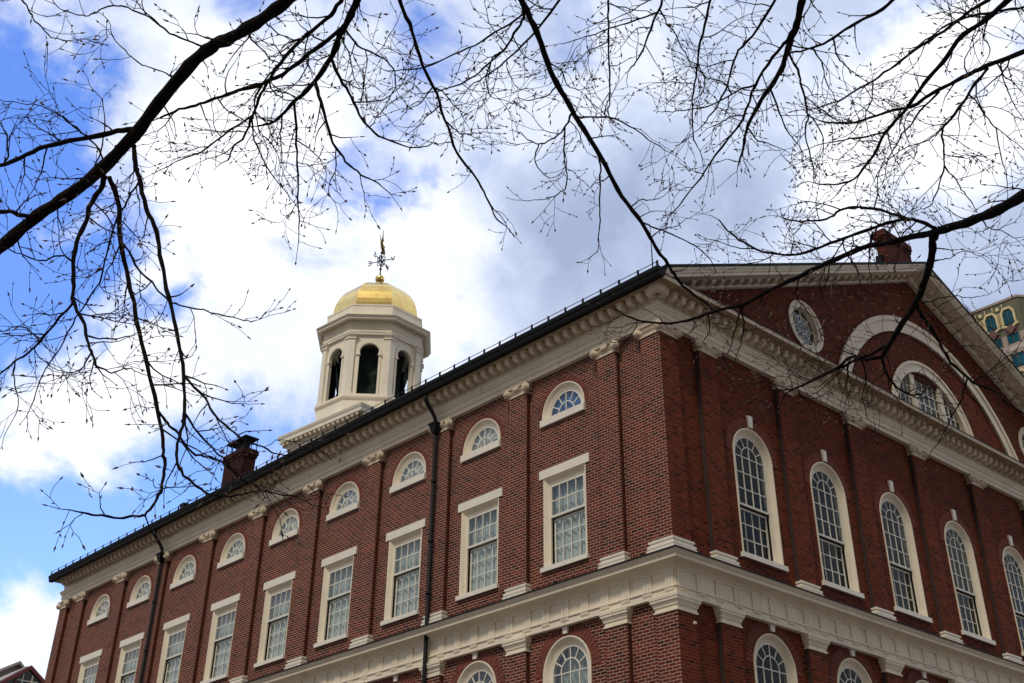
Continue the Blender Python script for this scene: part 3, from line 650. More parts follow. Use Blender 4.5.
# inner lining keeps the openings' shape
mb2 = MB()
for k in range(8):
    n, t = face(k); API = AP-.13; HSI = API*math.tan(PI/8)
    def f(s, z, d): p = n*(API-d)+t*s; return (p.x, p.y, z)
    wall_panels(mb2, [(rect_poly(-HSI, HSI, 28.84, 33.2), [arch_poly(0, az0, asp, ah, 16)])], f, .02)
mb2.rings([octr(2.35, z) for z in (33.0, 33.05)]); mb2.rings([octr(2.3, z) for z in (28.872, 28.88)])
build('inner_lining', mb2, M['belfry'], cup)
mb = MB(); mb.tube([(0, 0, 28.8), (0, 0, 33.0)], .22, 8)
mb.lathe((0, 0, 30.3), [(.75, .0), (.66, .15), (.55, .6), (.42, 1.0), (.2, 1.15)], 16); build('bell', mb, M['iron'], cup)
mb = MB()
for k in range(8):          # sagging netting behind each opening
    n, t = face(k); rows = []
    for z, dd in ((28.95, .55), (29.4, .75), (29.9, .85), (30.4, .75), (30.9, .7), (31.9, .6)):
        if k in (7,) and z > 31: pass
        rows.append([tuple(n*(AP-dd-.1*math.sin(s*4+z*3))+t*(s*(.62 if k % 2 else .55))+Vector((0, 0, z))) for s in (-1, -.5, 0, .5, 1)])
    mb.rings(rows, cap=False, closed=False)
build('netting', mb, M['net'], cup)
for k in range(8):
    n, t = face(k); mb = MB()
    def pbox(s0, s1, d0, d1, z0, z1, e=0):
        vs = [tuple(n*(AP+d)+t*s+Vector((0, 0, z))) for z in (z0, z1) for s, d in ((s0, d0), (s1, d0), (s1, d1), (s0, d1))]
        mb.add(vs, [(0, 1, 2, 3), (7, 6, 5, 4), (0, 1, 5, 4), (1, 2, 6, 5), (2, 3, 7, 6), (3, 0, 4, 7)])
    o = [(ah+.13, asp)]+arc(0, asp, ah+.13, 0, PI, 20); i = [(ah+.0, asp)]+arc(0, asp, ah+.0, 0, PI, 20)
    for (a, b), (c_, d_), (e_, f_), (g_, h_) in zip(o, o[1:], i, i[1:]):
        vs = [tuple(n*(AP+d)+t*s+Vector((0, 0, z))) for d in (-.02, .06) for s, z in ((a, b), (c_, d_), (g_, h_), (e_, f_))]
        mb.add(vs, [(0, 1, 2, 3), (7, 6, 5, 4), (0, 1, 5, 4), (1, 2, 6, 5), (2, 3, 7, 6), (3, 0, 4, 7)])
    for sg in (-1, 1):
        pbox(sg*ah, sg*(ah+.12), -.02, .05, az0, asp-.2); pbox(sg*(ah-.05), sg*(ah+.17), -.06, .11, asp-.2, asp-.13); pbox(sg*(ah-.02), sg*(ah+.15), -.05, .08, asp-.13, asp)
    pbox(-ah-.15, ah+.15, -.05, .10, 28.86, 28.95)
    build('arch_trim', mb, M['cupola'], cup)
pil = None
for k in range(8):
    a = PI/8+k*PI/4
    if pil is None:
        mb = MB(); prof = [(28.84, .05), (29.0, .05), (29.02, .0), (32.12, .0), (32.13, .05), (32.17, .05), (32.2, .02), (32.27, .03), (32.33, .10), (32.40, .12)]
        # a pilaster folded round the octagon's corner
        ca = math.tan(PI/8)
        def ring(z, e):
            w, d = .27+e, .12+e; P = []
            tA = Vector((math.sin(PI/8), math.cos(PI/8), 0)); nA = Vector((math.cos(PI/8), -math.sin(PI/8), 0))
            tip = Vector(((RW)+d/math.cos(PI/8), 0, z)); 
            e1 = Vector((RW, 0, 0))-Vector((tA.x, -tA.y, 0))*0
            nU = Vector((math.cos(PI/8), math.sin(PI/8), 0)); tU = Vector((-nU.y, nU.x, 0)); nD = Vector((nU.x, -nU.y, 0)); tD = Vector((-nD.y, nD.x, 0))
            c0 = Vector((RW, 0, z))
            return [tuple(c0+tU*w-nU*.03), tuple(c0+tU*w+nU*d), tuple(tip), tuple(c0-tD*w+nD*d), tuple(c0-tD*w-nD*.03)]
        mb.rings([ring(z, e) for z, e in prof]); pil = build('corner_pilaster', mb, M['cupola'], cup, rotz=a)
    else: obj('corner_pilaster', pil.data, cup, (0, 0, 0), a)
q = 1/math.cos(PI/8)
mb = MB(); mb.rings([octr(r, z) for r, z in ((2.6, 32.40), (2.86, 32.40), (2.86, 32.52), (2.89, 32.53), (2.89, 32.66), (2.93, 32.70), (2.86, 32.72), (2.86, 33.02), (2.90, 33.05), (2.95, 33.14), (2.97, 33.16), (3.25, 33.17), (3.25, 33.25), (3.28, 33.27), (3.35, 33.34), (3.36, 33.37), (2.80, 33.47), (2.78, 33.5), (2.78, 34.16), (2.81, 34.18), (2.81, 34.26), (2.55, 34.30), (2.3, 34.3))]); build('cornice', mb, M['cupola'], cup)
mb = MB()
for k in range(8):
    n, t = face(k); ap = 2.95*math.cos(PI/8); hs = 2.95*math.sin(PI/8)
    for j in range(15):
        s = -hs+.07+(2*hs-.14)*j/14
        vs = [tuple(n*d+t*(s+ds)+Vector((0, 0, z))) for z in (33.07, 33.168) for d, ds in ((ap-.08, -.04), (ap-.08, .04), (ap+.09, .04), (ap+.09, -.04))]
        mb.add(vs, [(0, 1, 2, 3), (7, 6, 5, 4), (0, 1, 5, 4), (1, 2, 6, 5), (2, 3, 7, 6), (3, 0, 4, 7)])
build('dentils', mb, M['trimdirt'], cup)['kind'] = 'stuff'
prof = []
for k in range(13):
    t_ = k/12*1.36; prof.append((2.52*math.cos(t_)**.82, 34.3+2.40*math.sin(t_)))
mb = MB(); mb.rings([octr(r, z) for r, z in prof]); build('dome', mb, M['gold'], cup)
rt = prof[-1]
mb = MB(); mb.rings([octr(r, z) for r, z in ((.66, rt[1]-.03), (.66, rt[1]+.05), (.30, rt[1]+.16))]); build('dome_cap', mb, M['lead'], cup)
zt = rt[1]+.1
mb = MB(); mb.lathe((0, 0, zt), [(.17, 0), (.13, .12), (.10, .3), (.16, .36), (.10, .38), (.19, .42), (.25, .50), (.275, .62), (.25, .74), (.17, .84), (.05, .88)], 20); build('finial_ball', mb, M['gold'], cup, True)
mb = MB(); mb.tube([(0, 0, zt+.85), (0, 0, zt+3.2), (0, 0, zt+4.05)], [.04, .032, .012], 8); mb.lathe((0, 0, zt+3.28), [(.02, -.09), (.085, 0), (.02, .09)], 10)
build('vane_rod', mb, M['iron'], cup)
mb = MB(); zc = zt+1.85; ca = R(20)
def stroke(pts, c, ux, r=.03): mb.tube([tuple(c+ux*a+Vector((0, 0, b))) for a, b in pts], r, 5)
for k, ch_ in enumerate('NESW'):
    a = ca+k*PI/2; dv = Vector((math.cos(a), math.sin(a), 0)); c0 = Vector((0, 0, zc))
    mb.tube([tuple(c0), tuple(c0+dv*.62)], .028, 5)
    for sg in (-1, 1):      # scrolls
        mb.tube([tuple(c0+dv*(.12+.13*math.cos(q_))+Vector((0, 0, sg*(.16+.13*math.sin(q_))))) for q_ in [x*.55-1.6 for x in range(10)]], .026, 5)
    ce = c0+dv*.76; w_ = .10; hh = .14
    G_ = {'N': [[(-w_, -hh), (-w_, hh), (w_, -hh), (w_, hh)]], 'E': [[(w_, -hh), (-w_, -hh), (-w_, hh), (w_, hh)], [(-w_, 0), (w_*.7, 0)]],
          'S': [[(-w_, -hh*.8), (0, -hh), (w_, -hh*.5), (-w_, hh*.5), (0, hh), (w_, hh*.8)]], 'W': [[(-w_, hh), (-w_/2, -hh), (0, hh*.3), (w_/2, -hh), (w_, hh)]]}
    for st in G_[ch_]: stroke(st, ce, dv)
for zz in (-.55, .55): mb.lathe((0, 0, zc+zz), [(.02, -.09), (.10, 0), (.02, .09)], 8)
build('compass_letters', mb, M['iron'], cup)
mb = MB(); gd = Vector((.87, .5, 0)); c0 = Vector((0, 0, zt+2.78))   # grasshopper vane, head low, hind legs high
gp_ = lambda a, b, s=0: tuple(c0+gd*a+Vector((0, 0, b))+Vector((-gd.y, gd.x, 0))*s)
mb.tube([gp_(-.34, .40), gp_(-.2, .24), gp_(0, .05), (gp_(.22, -.10)), gp_(.36, -.20), gp_(.42, -.30)], [.02, .07, .105, .10, .08, .02], 8)
for s in (-.05, .05):
    mb.tube([gp_(.05, .02, s), gp_(.30, .26, s), gp_(.12, -.12, s)], [.05, .025, .015], 5); mb.tube([gp_(-.1, .1, s), gp_(-.36, .62, s), gp_(-.42, .80, s*2)], [.035, .018, .008], 5)
    mb.tube([gp_(.38, -.2, s), gp_(.48, -.05, s*2)], [.012, .004], 4)
build('grasshopper_vane', mb, M['goldold'], cup, True)

# ------------------------------------------------------------------ far buildings
tw = thing('office_tower', 'tall granite office tower with yellow framed teal windows rising behind the brick gable', 'tower', (107.9, 34.7, 0))
TZ = 75.5
mb = MB(); foot = [(0, 0), (0, 40), (34, 40), (34, -22), (26, -17.5)]
mb.rings([[(x, y, z) for x, y in foot] for z in (0, 70.85)]); build('shaft', mb, M['tower'], tw)
mb = MB(); mb.rings([[(x, y, z) for x, y in foot] for z in (70.85, TZ)]); build('crown_storey', mb, M['towerband'], tw)
def tface(x0, y0, x1, y1):
    d = Vector((x1-x0, y1-y0, 0)); ln = d.length; d.normalize(); nrm = Vector((d.y, -d.x, 0))
    if nrm.dot(CAM-Vector((107.9, 34.7, 0))) < 0: nrm = -nrm
    return Vector((x0, y0, 0)), d, nrm, ln
ST = 2.25
def fbox(mb, o, d, n, s0, s1, z0, z1, a, b):
    vs = [tuple(o+d*s+n*k+Vector((0, 0, z))) for k in (a, b) for s, z in ((s0, z0), (s1, z0), (s1, z1), (s0, z1))]
    mb.add(vs, [(0, 1, 2, 3), (7, 6, 5, 4), (0, 1, 5, 4), (1, 2, 6, 5), (2, 3, 7, 6), (3, 0, 4, 7)])
def fpoly(mb, o, d, n, poly, a, b):
    k = len(poly); vs = [tuple(o+d*s+n*q+Vector((0, 0, z))) for q in (a, b) for s, z in poly]
    mb.add(vs, [tuple(range(k)), tuple(range(2*k-1, k-1, -1))]+[(i, (i+1) % k, k+(i+1) % k, k+i) for i in range(k)])
for (x0, y0, x1, y1, cnt) in ((0, 0, 0, 40, 15), (0, 0, 26, -17.5, 13)):
    o, d, n, ln = tface(x0, y0, x1, y1)
    for k in range(cnt):
        c = 1.5+ST*k
        if c > ln-.8: break
        wd = .66
        fr = MB(); hexo = [(c-.9, 72.2), (c-.9, 73.7), (c-.5, 74.35), (c+.5, 74.35), (c+.9, 73.7), (c+.9, 72.2)]; hexi = [(c-wd, 72.2), (c-wd, 73.55), (c-.38, 74.08), (c+.38, 74.08), (c+wd, 73.55), (c+wd, 72.2)]
        for (p, q, r_, s_) in zip(hexo, hexo[1:], hexi[1:], hexi): fpoly(fr, o, d, n, [p, q, r_, s_], 0, .22)
        fpoly(fr, o, d, n, [(c-1.05, 72.15), (c-.75, 72.15), (c-.15, 71.75), (c+.15, 71.75), (c+.75, 72.15), (c+1.05, 72.15), (c+1.05, 71.85), (c+.6, 71.75), (c, 71.4), (c-.6, 71.75), (c-1.05, 71.85)], 0, .2)
        w = build('arched_window', fr, M['yellow'], tw)
        gl = MB(); fpoly(gl, o, d, n, [(c-wd+.02, 72.1)]+[(c+(wd-.02)*math.cos(PI*j/10), 73.4+.62*math.sin(PI*j/10)) for j in range(10, -1, -1)]+[(c+wd-.02, 72.1)], 0, .06); build('pane', gl, M['tealglass'], w)
        br = MB(); fbox(br, o, d, n, c-.03, c+.03, 72.15, 74.0, .06, .12); fbox(br, o, d, n, c-.36, c-.33, 72.15, 73.9, .06, .1); fbox(br, o, d, n, c+.33, c+.36, 72.15, 73.9, .06, .1); build('glazing_bar', br, M['towerband'], w)
        dk = MB()
        rr = [[tuple(o+d*(c+ST/2+.24*math.cos(2*PI*j/14))+n*q+Vector((0, 0, 74.5+.24*math.sin(2*PI*j/14)))) for j in range(14)] for q in (0, .15)]
        dk.rings(rr)
        for q in (-.62, .62): fbox(dk, o, d, n, c+ST/2+q-.05, c+ST/2+q+.05, 74.5, 75.0, 0, .12)
        for q in (.12, -.12): fbox(dk, o, d, n, c+ST/2+q-.04, c+ST/2+q+.04, 72.2, 73.9, 0, .25)
        build('yellow_ornament', dk, M['yellow'], tw)
        pn = MB(); fbox(pn, o, d, n, c-.75, c+.75, 70.9, 71.55, 0, .1); fpoly(pn, o, d, n, [(c-.7, 71.4), (c, 72.0), (c+.7, 71.4), (c, 70.8)], .0, .3); build('maroon_panel', pn, M['maroon'], tw)
        for z0, z1, nm in ((69.7, 70.8, 'teal_window'), (66.6, 68.2, 'teal_window'), (63.0, 64.6, 'teal_window'), (59.4, 61.0, 'teal_window'), (55.8, 57.4, 'teal_window')):
            g2 = MB(); fbox(g2, o, d, n, c-.7, c+.7, z0, z1, 0, .05); g2.cur = 1
            fbox(g2, o, d, n, c-.03, c+.03, z0, z1, .05, .1); fbox(g2, o, d, n, c-.78, c-.7, z0-.08, z1+.08, 0, .12); fbox(g2, o, d, n, c+.7, c+.78, z0-.08, z1+.08, 0, .12); fbox(g2, o, d, n, c-.7, c+.7, z1, z1+.08, 0, .12)
            build(nm, g2, [M['tealglass'], M['towerband']], tw)
        lb = MB(); fbox(lb, o, d, n, c-1.0, c+.75, 68.75, 69.3, 0, .04)
        if k % 2: fbox(lb, o, d, n, c+.8, c+1.5, 67.2, 68.4, 0, .04)
        build('pale_panel', lb, M['towerlight'], tw)
        yb = MB(); fpoly(yb, o, d, n, [(c-1.1, 65.0), (c, 65.9), (c+1.1, 65.0), (c+1.1, 65.4), (c, 66.3), (c-1.1, 65.4)], 0, .2); build('yellow_chevron', yb, M['yellow'], tw)
lw_ = MB()
for (x0, y0, x1, y1, cnt) in ((0, 0, 0, 40, 17), (0, 0, 26, -17.5, 13)):
    o, d, n, ln = tface(x0, y0, x1, y1)
    for k in range(cnt):
        for j in range(13):
            lw_.cur = 0; fbox(lw_, o, d, n, .8+ST*k, 2.2+ST*k, 52.2-3.6*j, 53.8-3.6*j, 0, .05); lw_.cur = 1; fbox(lw_, o, d, n, 1.47+ST*k, 1.53+ST*k, 52.2-3.6*j, 53.8-3.6*j, .05, .1)
build('lower_windows', lw_, [M['tealglass'], M['towerband']], tw)['kind'] = 'stuff'
mb = MB(); mb.rings([[(x*1.0-(.12 if x < 1 else 0), y-.05, z) for x, y in foot] for z in (TZ-.25, TZ+.05)]); build('parapet', mb, M['tower'], tw)

gb = thing('glazed_hall', 'dark red framed glass gable at the lower left, beyond the brick hall', 'building', (15.06, 75, 0))
pk, rv, lv = (0, 24.07), (2.6, 22.25), (-3.0, 21.85)
mb = MB(); mb.prism([(-3.0, 0), (2.6, 0), (2.6, 22.1), (0, 23.85), (-3.0, 21.7)], .12, 20); build('wall', mb, M['greystone'], gb)
mb = MB(); mb.prism([(-2.9, 15), (2.5, 15), (2.5, 22.1), (0, 23.8), (-2.9, 21.7)], .02, .12); gl = build('glazing', mb, M['atriumglass'], gb)
mb = MB()
for a, b in ((pk, rv), (pk, lv)):
    mb.prism([a, b, (b[0], b[1]-.3), (a[0], a[1]-.3)], -.15, 20.2)
mb.prism([(-2.95, 22.4-.42), (2.5, 22.4-.42), (2.5, 22.2-.45), (-2.95, 22.2-.45)], -.06, .02)
mb.box(-.95, -.8, -.08, .02, 15, 23.2); mb.box(.95, 1.1, -.08, .02, 15, 23.2); build('red_frame', mb, M['redtrim'], gb)
mb = MB()
for x in (-.4, .3): mb.box(x-.035, x+.035, -.05, .02, 15, 23.4)
for z in (22.95, 22.4): mb.box(-.75, .75, -.045, .02, z-.03, z+.03)
build('glazing_bars', mb, M['sash'], gl)
mb = MB(); mb.rings([[(-.05-3.1*t, y, 24.0-2.4*t*.95+.12) for t in (0, 1)]+[(-.05-3.1*t, y, 24.0-2.4*t*.95+.02) for t in (1, 0)] for y in (.4, 20)]); build('roof', mb, M['greyroof'], gb)
gr = thing('grey_gabled_building', 'plain grey gabled building peeping up behind the red framed glass gable', 'building', (15.2, 80, 0))
zp = 1.65+(24.24-1.65)*(80+18.25)/(75+18.25); xp = CAM.x+(14.18-CAM.x)*98.25/93.25-15.2
mb = MB(); mb.prism([(xp-7, 0), (xp+3, 0), (xp+3, zp-2.6), (xp, zp-.15), (xp-7, zp-4.2)], .3, 18); build('wall', mb, M['greystone'], gr)
mb = MB()
for b in ((xp-7.3, zp-4.3), (xp+3.3, zp-2.75)): mb.prism([(xp, zp), b, (b[0], b[1]-.22), (xp, zp-.22)], -.1, 18.4)
build('roof', mb, M['greyroof'], gr)

# ------------------------------------------------------------------ bare trees (boughs overhead)
#TREES#
rnd = random.Random(11)
def bez(p0, p1, p2, p3, n):
    return [p0*(1-t)**3+p1*3*t*(1-t)**2+p2*3*t*t*(1-t)+p3*t**3 for t in [k/n for k in range(n+1)]]
def smooth(pts, n=4):
    """Catmull-Rom through the given points"""
    P = [pts[0]*2-pts[1]]+pts+[pts[-1]*2-pts[-2]]; out = []
    for i in range(1, len(P)-2):
        for k in range(n):
            t = k/n; a, b, c, d = P[i-1], P[i], P[i+1], P[i+2]
            out.append(.5*((2*b)+(c-a)*t+(2*a-5*b+4*c-d)*t*t+(3*b-a-3*c+d)*t**3))
    out.append(pts[-1]); return out
# boughs: id, parent (or distance where it starts), width at start/end (arc minutes of a pixel), change of distance along it, twig density, twig length, course
BOUGHS = {
'A': [
 ('L', 4.6, 14, 12.5, .9, .5, 1, '318,-25 290,-2 262,19 232,37 212,46 190,66 160,101 133,136 100,171 62,199 30,222 -2,250 -60,300'),
 ('La', 'L', 6, 4, -.2, .8, 1, '133,129 110,132 70,141 40,150 15,160 -6,167 -40,180'),
 ('Lb', 'L', 6, 2.5, -.5, .6, 1, '105,176 98,193 90,207 84,225 76,250 73,280 74,303 82,320 87,340 93,355 97,367'),
 ('Lb1', 'Lb', 3, 1.6, .3, 1, 1, '73,303 55,325 35,347 15,362 0,374 -20,385'),
 ('Lc', 'L', 5.5, 2, -.7, .5, .9, '109,177 117,200 121,235 126,270 135,312 144,355 155,397 162,440 164,459 163,479 159,494 149,508 138,516 118,517 98,515 79,512'),
 ('Ld', 'L', 5.5, 2, -.9, .5, .9, '132,140 135,150 138,170 144,200 155,225 161,253 167,288 176,330 184,376 184,411 183,424 179,438 176,460 183,475 194,486 208,494 232,497 251,492'),
 ('Ld1', 'Ld', 3, 1.2, -.2, .8, .8, '184,376 204,397 218,418 232,432 247,441 263,448 281,455 296,453'),
 ('Ld2', 'Ld', 2.6, 1.2, .2, .8, .8, '184,412 204,440 216,451 230,467 243,479 256,487'),
 ('Lc1', 'Lc', 3, 1.2, -.3, .7, .8, '159,412 168,424 178,434 189,449 204,457 222,462 239,477 255,486 267,491 284,494 299,499 312,505'),
 ('Lc2', 'Lc', 2.8, 1, .3, .8, .8, '120,235 125,246 140,270 155,286 169,300 183,305 211,312 239,319 254,321'),
 ('Le', 'L', 2.6, 1.4, .3, 1, 1, '138,168 138,182 130,196 121,209 114,225 105,263 95,288 77,316 60,348 42,376 34,400'),
 ('Lf', 'L', 2.4, 1, -.3, .8, 1, '204,47 180,38 160,26 140,13 120,6 105,8 88,16 75,15 60,8 48,-4'),
 ('Lg', 'L', 1.8, .8, .2, .8, .9, '177,80 162,72 141,64 125,50 113,37 108,20'),
 ('Lh', 'L', 2.2, .8, .2, .9, 1, '103,168 100,150 77,130 64,118 47,108 27,103 -2,99'),
 ('Li', 'L', 2.0, .8, .3, .9, .9, '92,180 91,172 101,151 104,125 101,100 93,90'),
 ('Lj', 'L', 5, 4, .1, .6, 1, '34,218 14,212 -4,211 -40,208'),
 ('Lk', 5.0, 2.2, 1, .3, .9, 1, '18,-8 22,0 30,14 38,24 52,36 64,41'),
 ('Ll', 'La', 2.2, 1, .2, 1, 1, '4,164 8,151 6,134 0,121 -12,110'),
 ('Lm', 'Lb', 2.2, 1, .2, 1.1, 1, '74,262 60,256 44,262 28,258 12,250 -4,246'),
 ('Ln', 'Lb1', 1.8, .9, .2, 1.2, 1, '40,342 30,330 18,326 6,330 -6,328'),
 ('Lo', 'Lb', 2, .9, .1, 1, .9, '85,335 104,340 122,338 140,332'),
 ('Lp', 'Lb', 2, .9, .1, 1.2, .9, '92,352 80,368 66,372 50,366'),
 ('Lq', 'Lb', 2, .9, .1, 1.2, .9, '96,366 112,372 128,368 142,374'),
 ('Lr', 'Lb1', 1.8, .9, .1, 1, .9, '15,362 14,385 18,405 8,428'),
 ('B', 4.7, 9, 2, .7, .6, 1, '366,-22 357,-1 348,20 340,34 331,57 315,81 298,98 284,113 271,123 258,126'),
 ('Ba', 'B', 5, 2.4, .6, .9, 1, '341,29 315,50 294,66 269,82 240,91 217,98 200,103 180,110 160,118'),
 ('Bb', 4.8, 5, 1.8, .7, .9, 1, '352,-22 340,0 325,20 301,40 281,61 271,78 262,94 252,116 244,135 234,146 228,160'),
 ('Bb1', 'Bb', 2.6, 1, .3, .9, 1, '252,116 230,130 200,152 180,160 160,170'),
 ('Bc', 'B', 3.6, 1.2, -.3, .8, 1, '331,58 340,78 352,98 362,118 375,133 395,143 416,148 428,146'),
 ('Bd', 'B', 4, 1.4, -.2, .7, 1, '315,82 321,101 328,125 336,148 350,165 365,177 378,183'),
 ('Be', 'B', 3, 1.2, .1, .8, 1, '294,101 296,128 297,152 298,182 299,210 299,232'),
 ('Bf', 'B', 2, .8, .2, 1, .9, '282,115 281,140 282,163'),
 ('Bg', 'B', 2.6, 1, .3, .9, 1, '344,28 358,46 372,52 385,59 394,72 394,91 386,104'),
 ('Bh', 'Bb', 2, .8, .2, 1.1, .9, '252,116 254,141 267,168 284,189 298,208'),
 ('Bi', 'L', 2.2, .9, .3, 1, .9, '249,30 253,40 264,51 274,61 292,62 310,60'),
 ('Bj', 'L', 2, .9, .2, .8, .9, '262,18 268,25 277,32 291,39 303,42'),
 ('Bk', 'Ba', 2, .9, .2, 1, .9, '269,82 274,92 288,100 302,98'),
 ('Bl', 'Ba', 2, .8, .2, 1.1, .9, '262,86 254,102 258,128 268,150'),
 ('Bm', 'Ba', 1.8, .8, .2, 1.1, .9, '217,98 230,112 250,124 262,142'),
 ('Bn', 'Bd', 1.6, .7, .2, 1, .9, '336,148 334,170 328,190 336,206'),
 ('M', 5.0, 4.6, 1.4, 1.0, .5, .9, '396,-20 400,0 408,25 420,57 433,86 445,119 457,152 474,176 486,197 496,217 503,224'),
 ('N', 4.9, 7.5, 2, 1.4, .4, .9, '512,-22 521,0 531,20 541,45 554,78 568,102 580,123 601,158 617,189 638,217 650,238 660,254 669,266 676,276 683,286 698,298 712,309'),
 ('Na', 'N', 3.2, 1.2, .3, 1.2, 1, '523,8 522,20 511,39 494,59 474,76 449,88 432,92'),
 ('Nb', 4.9, 3.2, 1.2, .4, 1.1, 1, '572,-16 560,0 539,29 511,57 488,74 470,86'),
 ('Nc', 'N', 2.6, 1, .5, .9, .9, '574,113 577,116 584,116 613,119 634,129 650,141 664,150'),
 ('Nd', 'N', 2.4, 1, .4, .9, .9, '572,109 571,116 564,129 552,139 539,144 528,139 518,132'),
 ('Nd1', 'Nd', 1.8, .8, .2, .8, .8, '565,128 564,145 565,164 567,184 560,192 551,197 538,200 527,201'),
 ('Nd2', 'Nd', 1.6, .8, .2, .8, .8, '539,144 535,160 541,172 552,178'),
 ('Ne', 'N', 2, .9, .3, .5, .8, '599,156 600,175 600,197 600,220 599,240 597,252'),
 ('Nf', 'N', 2.2, .8, .3, .8, .8, '641,222 655,228 671,234 695,246 708,258 716,272'),
 ('Ng', 'N', 2.6, 1.1, .6, 1, .9, '526,11 510,24 482,41 453,55 425,67 400,70 384,70'),
 ('Nh', 'N', 1.6, .7, .3, .8, .8, '631,207 640,200 652,201 664,196'),
 ('Ni', 4.9, 2.6, 1.4, .5, 1, .9, '609,-14 609,10 609,41 610,82 609,100 609,116'),
 ('Nj', 'Na', 1.8, .8, .2, 1.2, .9, '500,52 490,62 486,80 492,96 504,100'),
 ('Nk', 'M', 1.6, .8, .2, 1, .8, '447,122 458,132 470,134 484,132'),
 ('Nl', 'M', 1.6, .8, .2, 1, .8, '433,86 424,100 410,108 398,110'),
 ('Nm', 'N', 1.8, .8, .2, 1, .9, '548,62 560,70 568,86 580,90'),
 ('Nn', 'N', 1.8, .8, .3, .8, .8, '558,84 548,96 532,100 516,98'),
 ('No', 'N', 1.6, .7, .2, .8, .8, '650,238 662,230 676,226 690,218'),
 ],
'B': [
 ('C', 5.2, 3.2, 1.3, .7, 1.1, 1, '668,-16 662,0 656,16 646,41 636,62 628,72'),
 ('Ca', 'C', 2.2, 1, .3, 1.1, 1, '658,12 634,21 610,27 590,36 570,42'),
 ('Cb', 'C', 1.8, .8, .3, 1, .9, '660,10 668,24 677,37 685,52 692,68'),
 ('D', 5.2, 3.2, 1.2, .8, .9, 1, '712,-12 709,2 703,34 699,56 695,78 692,107 693,135 697,146'),
 ('E', 5.2, 3.4, 1.2, .7, 1, 1, '786,-16 775,0 753,37 736,57 728,86 715,110 704,124'),
 ('F', 5.0, 8.5, 1.6, 1.0, .8, 1, '808,-24 802,0 796,25 788,49 781,70 765,94 753,115 747,131 742,150 738,166'),
 ('Fa', 'F', 4.2, 1.3, .6, .8, 1, '795,28 786,40 773,58 755,86 743,119 716,156 695,185 679,206'),
 ('Fb', 'Fa', 2.2, .9, .3, 1.2, 1, '755,85 732,94 708,107 683,111 662,112'),
 ('Fc', 'F', 2.8, 1, .4, 1, 1, '788,51 798,74 803,92 806,112 806,135 812,164 814,180'),
 ('Fd', 'F', 2.2, .9, .3, 1.1, 1, '770,88 778,108 785,127 794,140 803,153'),
 ('Fe', 5.0, 4.2, 2, .5, .9, 1, '905,-10 882,9 857,23 833,37 812,47 789,53'),
 ('Ff', 'Fb', 1.8, .8, .2, 1.2, 1, '732,94 722,82 706,76 690,62'),
 ('Fg', 'F', 1.8, .8, .2, 1.2, 1, '748,128 758,140 770,144 784,150'),
 ('Fh', 'Fe', 2, .9, .3, 1.2, 1, '833,37 838,56 848,68 858,76'),
 ('Fi', 'Fe', 2, .9, .3, 1.2, 1, '812,47 822,62 826,80 834,96'),
 ('Fj', 'Fc', 1.8, .8, .2, 1.2, 1, '806,112 818,126 824,144 822,160'),
 ('H', 5.0, 6.4, 1.4, .9, .8, 1, '1026,-12 1008,0 988,18 963,35 942,63 924,84 907,107 886,132 871,158 854,179 833,185 815,183'),
 ('Ha', 5.0, 6.2, 1.5, .9, .8, 1, '1060,32 1024,51 988,65 963,77 938,91 910,107 886,112 854,123 833,123 818,120'),
 ('Hb', 5.0, 4.4, 1.3, .8, .8, 1, '1004,-12 988,0 952,25 921,46 896,65 873,81 843,98 822,106'),
 ('Hc', 5.0, 3.2, 1.5, .5, .9, 1, '1050,4 1024,7 998,12 956,21 935,33 916,48'),
 ('Hd', 'Ha', 3.2, 1.2, .3, .9, 1, '988,68 970,91 949,120 942,132 944,148 944,165 938,190 930,206'),
 ('He', 'Ha', 2.4, 1, .3, .9, 1, '939,92 920,112 903,134 894,150 886,166'),
 ('Hf', 'Hd', 1.8, .9, .3, .8, 1, '944,165 951,176 959,186 968,199 977,212'),
 ('Hg', 'Hd', 2, .9, .3, .9, 1, '968,93 980,108 991,123 1006,136 1024,150'),
 ('Hh', 'H', 2.2, .9, .3, 1.1, 1, '886,132 868,136 850,139 832,143 815,146'),
 ('Hi', 'Hd', 2, .9, .3, 1.1, 1, '949,121 938,131 928,139 900,151 878,172'),
 ('Hj', 'Ha', 1.8, .9, .3, 1, 1, '1000,60 1004,82 1012,100 1022,116'),
 ('Hk', 'Hb', 1.8, .9, .3, 1.2, 1, '873,81 872,100 866,114 868,130'),
 ('Hl', 'Hg', 1.6, .8, .2, .9, 1, '996,127 1000,150 1006,172 1008,196'),
 ('Hm', 'Hc', 1.8, .9, .2, 1.1, 1, '990,14 984,34 990,50 984,64'),
 ('K', 5.2, 13, 9, .5, 0.51, 0.96, '1090,168 1024,195 991,213 966,222 938,231'),
 ('Ka', 'K', 7, 1.5, 1.1, 0.85, 1.08, '938,231 917,236 888,243 870,246 844,256 818,267 797,277 771,289 744,304 718,310 692,319 670,323 647,322 628,316 613,308'),
 ('Kb', 'K', 4.4, 1.6, .6, 1.19, 1.08, '936,229 925,223 908,219 888,223 859,232 829,244 800,254 785,255 757,250 740,240 728,230 719,220'),
 ('Kc', 'Kb', 3.6, 1.4, .5, 1.53, 1.08, '908,219 888,212 859,207 841,210 826,219 800,221 782,218'),
 ('Kd', 'K', 9.5, 4.5, .7, 0.68, 0.96, '936,231 933,240 932,253 926,279 917,300 903,323 888,346 882,357'),
 ('Ke', 'Kd', 3.6, 1.2, .4, 1.53, 1.08, '882,357 864,360 850,358 829,372 808,383 794,388 779,390 760,387'),
 ('Kf', 'Kd', 3.6, 1.4, .5, 1.36, 1.08, '889,344 870,354 848,363 820,376 800,386 784,396'),
